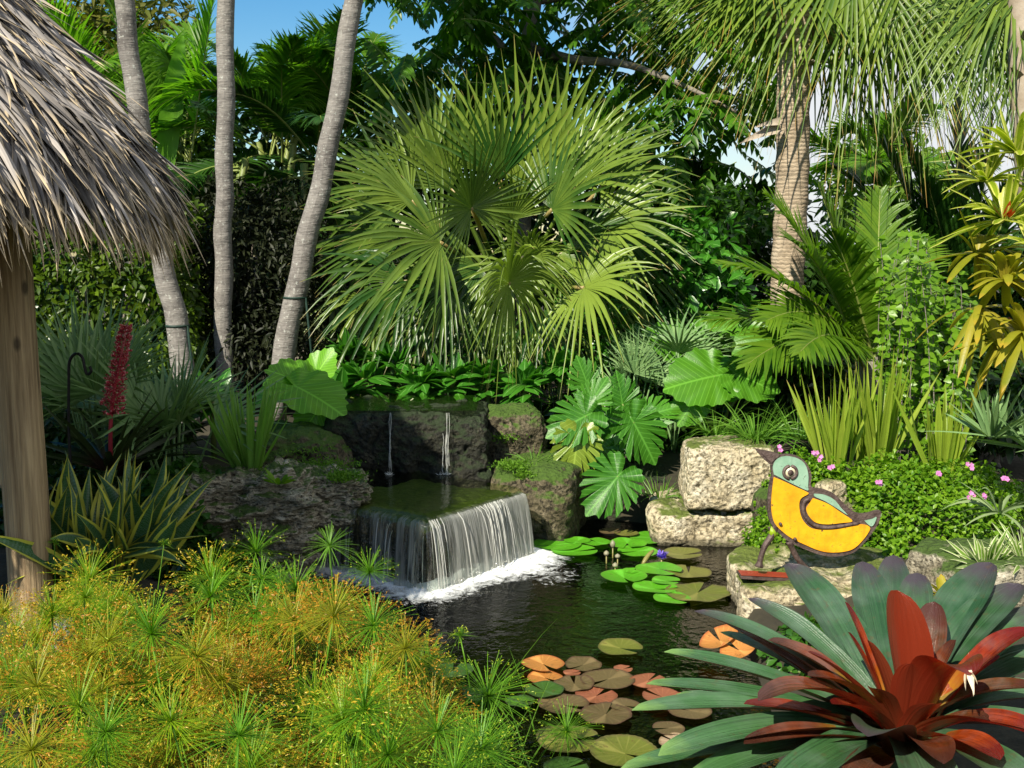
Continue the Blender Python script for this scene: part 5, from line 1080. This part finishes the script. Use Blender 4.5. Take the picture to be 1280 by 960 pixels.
def disc(r, y, m, nm, par):
    mb = MB(); V = ec+np.stack([r*np.cos(th_[:-1]), y+0*th_[:-1], r*np.sin(th_[:-1])], -1); V2 = V.copy(); V2[:, 1] = BD-.012
    n = 32; Q = [[i, (i+1) % n, n+(i+1) % n, n+i] for i in range(n)]; T = [[2*n, (i+1) % n, i] for i in range(n)]
    mb.add(np.concatenate([V, V2, [ec+np.array([0, y-.003, 0])]]), Q, T); mb.build(nm, m, par)
disc(.025, -.004, M['eye'], 'iris', eye); disc(.014, -.010, M['rust'], 'pupil', eye)
for x, y in ((355, 545), (443, 635)):
    mb = MB(); q = bp(x, y, -.018); tube(mb, [q, q+np.array([0, -.012, 0])], [.0085, .0075], 8); mb.build('bolt', M['rust'], bird)
def leg(pts, r):
    mb = MB(); tube(mb, spline([bp(x, y, dy) for x, y, dy in pts], 24), np.interp(np.linspace(0, 1, 24), [0, .2, .6, .85, 1], r), 10); return mb.build('leg', M['rust'], bird)
lg = leg([(318, 570, .0), (312, 610, -.01), (262, 680, -.02), (238, 750, -.02), (228, 800, -.02)], [.026, .018, .013, .013, .022])
mb = MB(); slab(mb, [(300, 555), (342, 610), (310, 632), (288, 600)], BD-.026, BD-.02); mb.build('knee_patch', M['pad_y'], lg)
leg([(415, 655, .0), (440, 710, .01), (470, 765, .01), (510, 810, .02), (535, 840, .02)], [.018, .015, .013, .013, .02])
mb = MB(); slab(mb, [(110, 848), (600, 872), (598, 892), (112, 862)], BD-.05, BD+.05)
zt = bp(300, 858)[2]
pl = mb.build('base_plate', M['rust'], bird, flat=True)
mb = MB(); A = [bp(150, 0), bp(590, 0)]; z = bp(0, 852)[2]
V = np.array([[bp(140, 0)[0], BD-.044, bp(0, 849)[2]+.004], [bp(590, 0)[0], BD-.044, bp(0, 871)[2]+.004], [bp(590, 0)[0], BD+.044, bp(0, 871)[2]+.004], [bp(140, 0)[0], BD+.044, bp(0, 849)[2]+.004]])
mb.add(V, [[0, 1, 2, 3]]); mb.build('plate_paint', M['enam_r'], pl)

# ------------------------------------------------------------------ imperial bromeliad in the foreground
M['imp'] = leaf('imperial_green_leaf', (.018, .062, .044), (.046, .115, .075), tr=.08, rough=.36, spec=.6, tip=(.045, .036, .045), tip_at=.80, back=(.10, .03, .018), stripe=26, crossed=5, tcol=(1.2, 1.2, .7), spots=.35)
M['imp_l'] = leaf('imperial_low_leaf', (.03, .10, .06), (.06, .15, .085), tr=.08, rough=.26, spec=.7, tip=(.15, .27, .07), tip_at=.88, back=(.12, .045, .02), stripe=26, crossed=5, tcol=(1.2, 1.2, .7), spots=.25)
M['imp_r'] = leaf('imperial_red_leaf', (.15, .010, .006), (.60, .09, .012), tr=.36, rough=.2, spec=.9, base=(.50, .24, .02), base_at=.5, tip=(.15, .014, .010), tip_at=.72, back=(.2, .03, .012), stripe=12, crossed=6, tcol=(1.8, .5, .25), spots=.4, spotc=(.07, .015, .01), nscale=10)
M['imp_b'] = leaf('imperial_brown_leaf', (.055, .034, .010), (.24, .045, .012), tr=.2, rough=.2, spec=.9, base=(.34, .24, .03), base_at=.55, tip=(.06, .02, .012), tip_at=.75, back=(.15, .03, .012), stripe=12, crossed=6, tcol=(1.6, .7, .3), spots=.4, spotc=(.04, .02, .01), nscale=10)
M['cream'] = plain('withered_tip', (.55, .48, .34), .6, c2=(.68, .6, .46))
BC = W(1125, 925, 2.75); bb = ground_at(BC)
imp = thing('imperial_bromeliad', 'large imperial bromeliad with teal outer and red inner leaves in the foreground', 'bromeliad', np.array([BC[0], BC[1], .1]))
def bl(tx, ty, td, w, m, up=.10, bx=0, by=0, bd=0.0, curl=0.0, fold=.28, twist=0.0, k=32, tipm=None):
    """one strap leaf from the heart to a tip pixel at depth td"""
    w = w*(1.34 if m in (G, GL) else 1.12); b = W(1125+bx, 925+by, 2.75+bd); tp = W(tx, ty, td); t = np.linspace(0, 1, k)[:, None]
    c = b+(tp-b)*.45+ZV*up; P = (1-t)**2*b+2*t*(1-t)*c+t*t*tp
    if curl: P = P-ZV*curl*np.clip(t-.78, 0, 1)**1.6*6
    h = (tp-b)*np.array([1, 1, 0]); sd = nrm(np.cross(h, ZV)); T = nrm(np.gradient(P, axis=0))
    if twist:
        nn = np.cross(sd, T); sd = sd*math.cos(twist)+nn*math.sin(twist)
    sd = nrm(sd-T*np.sum(sd*T, -1, keepdims=True)); N_ = np.cross(T, sd)
    N_ = np.where(N_[:, 2:] < 0, -N_, N_)
    tt = t[:, 0]; pr = ((.6+.4*np.sin(np.pi*.5*np.clip(tt/.75, 0, 1)))*np.sqrt(np.clip(1-np.clip((tt-.66)/.34, 0, 1)**1.9, .001, 1)))
    mb = MB(); ribbons(mb, P[None], (sd*(w*.5*pr*(1+.03*np.sin(tt*U(9, 15)+U(0, 6))))[:, None])[None], N_[None], fold*2*(1-.5*tt)[None], 9)
    o = mb.build('leaf', M[m], imp)
    if tipm:
        mb = MB(); q = P[-2]; 
        for i in range(5): blades(mb, (q+rdirs(1)[0]*.006)[None], nrm(T[-1]+rdirs(1)[0]*.7-ZV*.4)[None], U(.02, .04), .014, rdirs(1), P_LANCE, .6, 6, 3, .6)
        mb.build('withered_tip', M['cream'], o)
    return o
G, GL, RD, BR = 'imp', 'imp_l', 'imp_r', 'imp_b'
for a in [  # back row of tall teal leaves
    (985, 704, 3.25, .10, G, .10), (1078, 702, 3.35, .088, G, .06), (1117, 694, 3.45, .085, G, .05), (1147, 716, 3.3, .085, G, .05), (1030, 745, 3.2, .08, G, .08),
    (1238, 703, 3.2, .105, G, .08), (1276, 730, 3.1, .10, G, .08), (1200, 740, 3.3, .08, G, .06), (1310, 760, 3.0, .10, G, .08), (1340, 810, 2.9, .1, G, .08), (1330, 870, 2.7, .1, G, .09),
    (935, 748, 3.05, .075, G, .10), (868, 764, 2.95, .07, G, .11), (900, 790, 3.05, .06, GL, .07),
    (830, 815, 2.75, .072, GL, .07), (808, 855, 2.65, .066, GL, .07), (845, 868, 2.8, .05, GL, .05), (790, 888, 2.5, .075, GL, .08), (823, 945, 2.35, .085, GL, .10), (775, 962, 2.45, .07, GL, .06), (850, 985, 2.3, .08, GL, .08),
    (960, 1010, 2.2, .09, GL, .10), (1180, 1040, 2.1, .1, G, .12), (1300, 1000, 2.2, .1, G, .1), (1350, 930, 2.4, .1, G, .09)]:
    bl(*a, bx=U(-12, 12), by=U(-6, 6))
for a, kw in [  # inner red and brown leaves
    ((1122, 738, 2.72, .135, RD, .03), dict(bx=10, by=-10)), ((1056, 752, 2.80, .06, RD, .05), dict(bx=-10)), ((1168, 752, 2.95, .085, BR, .04), dict(bx=20)),
    ((1290, 788, 2.7, .105, RD, .10), dict(bx=30)), ((960, 800, 2.85, .075, BR, .10), dict(bx=-10)), ((905, 778, 2.95, .07, BR, .06), dict(bx=-20, bd=.05)),
    ((1212, 838, 2.45, .13, RD, .20), dict(bx=10, by=15, curl=.02, tipm=1)), ((948, 868, 2.45, .085, BR, .16), dict(by=15, curl=.03)), ((930, 880, 2.55, .07, RD, .06), dict(by=15)),
    ((1310, 925, 2.4, .095, RD, .14), dict(by=20)), ((1300, 860, 2.6, .08, BR, .1), dict(by=0)), ((930, 930, 2.4, .08, BR, .08), dict(by=20)), ((1085, 915, 2.25, .10, G, .10), dict(by=40, curl=.02)),
    ((1180, 955, 2.25, .09, BR, .12), dict(by=30)), ((1250, 950, 2.3, .09, RD, .12), dict(by=30)), ((1140, 830, 2.6, .07, RD, .05), dict(by=10)), ((1060, 790, 2.78, .05, RD, .04), dict(bx=-5)), ((1010, 815, 2.7, .055, RD, .07), dict(by=5)), ((1085, 800, 2.72, .06, BR, .05), dict()), ((1235, 900, 2.5, .07, BR, .08), dict(by=15)), ((1195, 800, 2.75, .07, BR, .04), dict(bx=15)), ((1040, 880, 2.5, .06, RD, .08), dict(by=15)), ((1250, 820, 2.75, .07, RD, .07), dict(bx=20)), ((1090, 860, 2.6, .06, BR, .06), dict(by=10)), ((1010, 845, 2.6, .07, BR, .1), dict(by=5)), ((1170, 880, 2.55, .07, RD, .05), dict(by=20)),
    ((1060, 1000, 2.2, .09, BR, .1), dict(by=30))]:
    bl(*a, **kw)
mb = MB(); tube(mb, [[BC[0], BC[1], .05], BC+ZV*.03], [.09, .06], 14); mb.build('stem', M['strappy'], imp)

# ------------------------------------------------------------------ papyrus
def umbel(nr, Lr, mr, mt, zlo, spk):
    """ray head at the origin"""
    mb = MB(); D = nrm(rdirs(nr, zlo, .98)+rdirs(nr)*.12); sd = nrm(np.cross(D, ZV+.01)); Lg = U(*Lr, nr); dr = .18
    blades(mb, np.zeros((nr, 3)), D, Lg, .0026, sd, lambda t: .6+.4*(1-t), dr, 5, 2, 0, None, 0)
    tips = D*Lg[:, None]-ZV*(dr*Lg)[:, None]
    for j in range(spk):
        d2 = nrm(D+rdirs(nr)*.9+ZV*.1); base = tips-D*(Lg*U(0, .18, nr))[:, None]; blades(mb, base, d2, U(.005, .016, nr), .0036, nrm(np.cross(d2, rdirs(nr))), P_LEAF, .2, 3, 2, 0, None, 1)
    # a few leafy bracts
    rosette(mb, np.zeros(3), 7, (.06, .1), .006, (-10, 30), .3, P_GRASS, .2, 5, 2, .003, mi=0)
    return mb
KINDS = []
for nm, nr, Lr, mr, mt, zl, sk in [('green', 120, (.11, .17), 'pap_g', 'tip_g', -.1, 1), ('green', 150, (.12, .18), 'pap_g', 'tip_g', -.35, 2), ('yellow', 130, (.11, .17), 'pap_y', 'tip_y', -.15, 4), ('yellow', 150, (.12, .18), 'pap_y', 'tip_y', -.35, 4),
                                ('orange', 125, (.11, .17), 'pap_o', 'tip_o', -.2, 5), ('orange', 140, (.11, .17), 'pap_o', 'tip_o', -.4, 5), ('dark', 90, (.09, .13), 'grass', 'tip_g', -.5, 0), ('young', 60, (.035, .05), 'pap_g', 'tip_g', .1, 1)]:
    r_ = thing('papyrus_stem', 'x', 'papyrus', (0, 0, -30)); mb = MB(); t = np.linspace(0, 1, 6)
    tube(mb, np.stack([.03*t**2, 0*t, -1+t], -1)-np.array([.03, 0, 0])+np.array([0, 0, -30.]), np.linspace(.0042, .003, 6), 6); mb.build('stem', M['grass'] if nm == 'dark' else M['pap_g'], r_)
    um = umbel(nr, Lr, mr, mt, zl, sk); um.V = [v+np.array([0, 0, -30.]) for v in um.V]; um.build('umbel', [M[mr], M[mt]], r_)
    KINDS.append((nm, r_))
LAB = {'green': 'fresh green papyrus head in the front papyrus bed', 'yellow': 'yellow seeding papyrus head in the front papyrus bed', 'orange': 'orange-brown seeding papyrus head in the front papyrus bed', 'dark': 'dark green papyrus head without seeds in the papyrus bed', 'young': 'small young papyrus head'}
used = set()
def papyrus(px, py, d, kind, label=None, scale=None):
    o = KINDS[kind][1] if kind not in used else copy_tree(KINDS[kind][1]); used.add(kind)
    p = W(px, py, d); o.location = p; s_ = scale or U(.7, 1.02)
    lean = U(-.22, .22, 2); o.rotation_euler = (lean[0], lean[1], U(0, 6.28)); o.scale = (s_, s_, s_)
    h = p[2]+.25
    for ch in o.children:
        if ch.name.startswith('stem'): ch.scale = (1, 1, max(.15, h/s_))
    tag(o, label or LAB[KINDS[kind][0]], 'papyrus', 'papyrus stems in the front bed'); return o
TOPX = [0, 40, 65, 110, 160, 190, 225, 300, 340, 390, 430, 480, 520, 545, 600, 640, 670]
TOPY = [780, 765, 740, 715, 740, 745, 715, 705, 690, 705, 690, 705, 760, 815, 870, 890, 950]
papyrus(112, 725, 4.0, 2, 'yellow-green papyrus head before the snake plant', 1.2); papyrus(262, 722, 4.1, 2, 'bushy yellow papyrus head left of the ridged stone foot', 1.2)
papyrus(320, 690, 4.3, 0, 'tall pale green papyrus head in front of the ridged stone', 1.1); papyrus(412, 682, 4.3, 6, 'dark green starry papyrus head left of the waterfall', 1.0)
papyrus(462, 715, 4.2, 0, 'green papyrus head against the left side of the waterfall', .8); papyrus(575, 795, 4.2, 7, 'lone round papyrus head over the open water', 1.0)
papyrus(68, 678, 4.2, 7, 'small young papyrus head in front of the post', .6); papyrus(205, 680, 4.2, 7, 'small young papyrus head below the snake plant', .6)
papyrus(708, 915, 3.6, 0, 'low thin papyrus head over the olive pad', .85); papyrus(610, 870, 3.6, 1, 'bright green papyrus head nearest the bronze pads', 1.1)
papyrus(20, 790, 3.7, 3); papyrus(62, 775, 3.9, 4); papyrus(-15, 800, 3.5, 2); papyrus(95, 765, 3.95, 3); papyrus(45, 800, 3.6, 5); papyrus(5, 765, 3.95, 4); papyrus(150, 755, 4.0, 2)
n = 0; tries = 0
while n < 165 and tries < 9000:
    tries += 1
    x, z = U(-1.85, .15), U(.26, .70); d = U(2.15, 4.25); q = np.array([x, d, z])
    # project
    v = q-np.array([0, 0, CZ]); f_ = v[1]*math.cos(PIT)-v[2]*math.sin(PIT); u_ = v[1]*math.sin(PIT)+v[2]*math.cos(PIT); px, py = 640+F*v[0]/f_, 480-F*u_/f_
    if px < -60 or px > 615 or py > 1010: continue
    if py < 800 and px > 470: continue
    if py-26 < np.interp(px, TOPX, TOPY): continue
    cl = noise.noise(Vector((x*2.2, d*2.2, 4))); e = U(0, 1)
    if px > 560: kd = int(U(0, 2)) if e < .8 else 4
    elif px > 440 and py > 830: kd = int(U(0, 2)) if e < .45 else int(U(2, 6))
    else: kd = (int(U(4, 6)) if cl > .02 else int(U(2, 4))) if e < .70 else int(U(0, 2))
    papyrus(px, py, d, kd); n += 1
# loose leaning stems low in the bed
mb = MB(); nb = 420; B = np.stack([U(-1.45, .1, nb), U(2.2, 3.9, nb), U(-.05, .1, nb)], -1); D = nrm(np.stack([U(-.5, .5, nb), U(-.4, .3, nb), U(.5, 1, nb)], -1))
blades(mb, B, D, U(.3, .55, nb), .006, nrm(np.cross(D, rdirs(nb))), P_GRASS, .2, 5, 2)
tag(mb.build('papyrus_undergrowth', M['grass'], loc=(-.7, 3, 0)), 'loose green stems and blades low in the papyrus bed', 'undergrowth', kind='stuff')
bpy.context.view_layer.update()
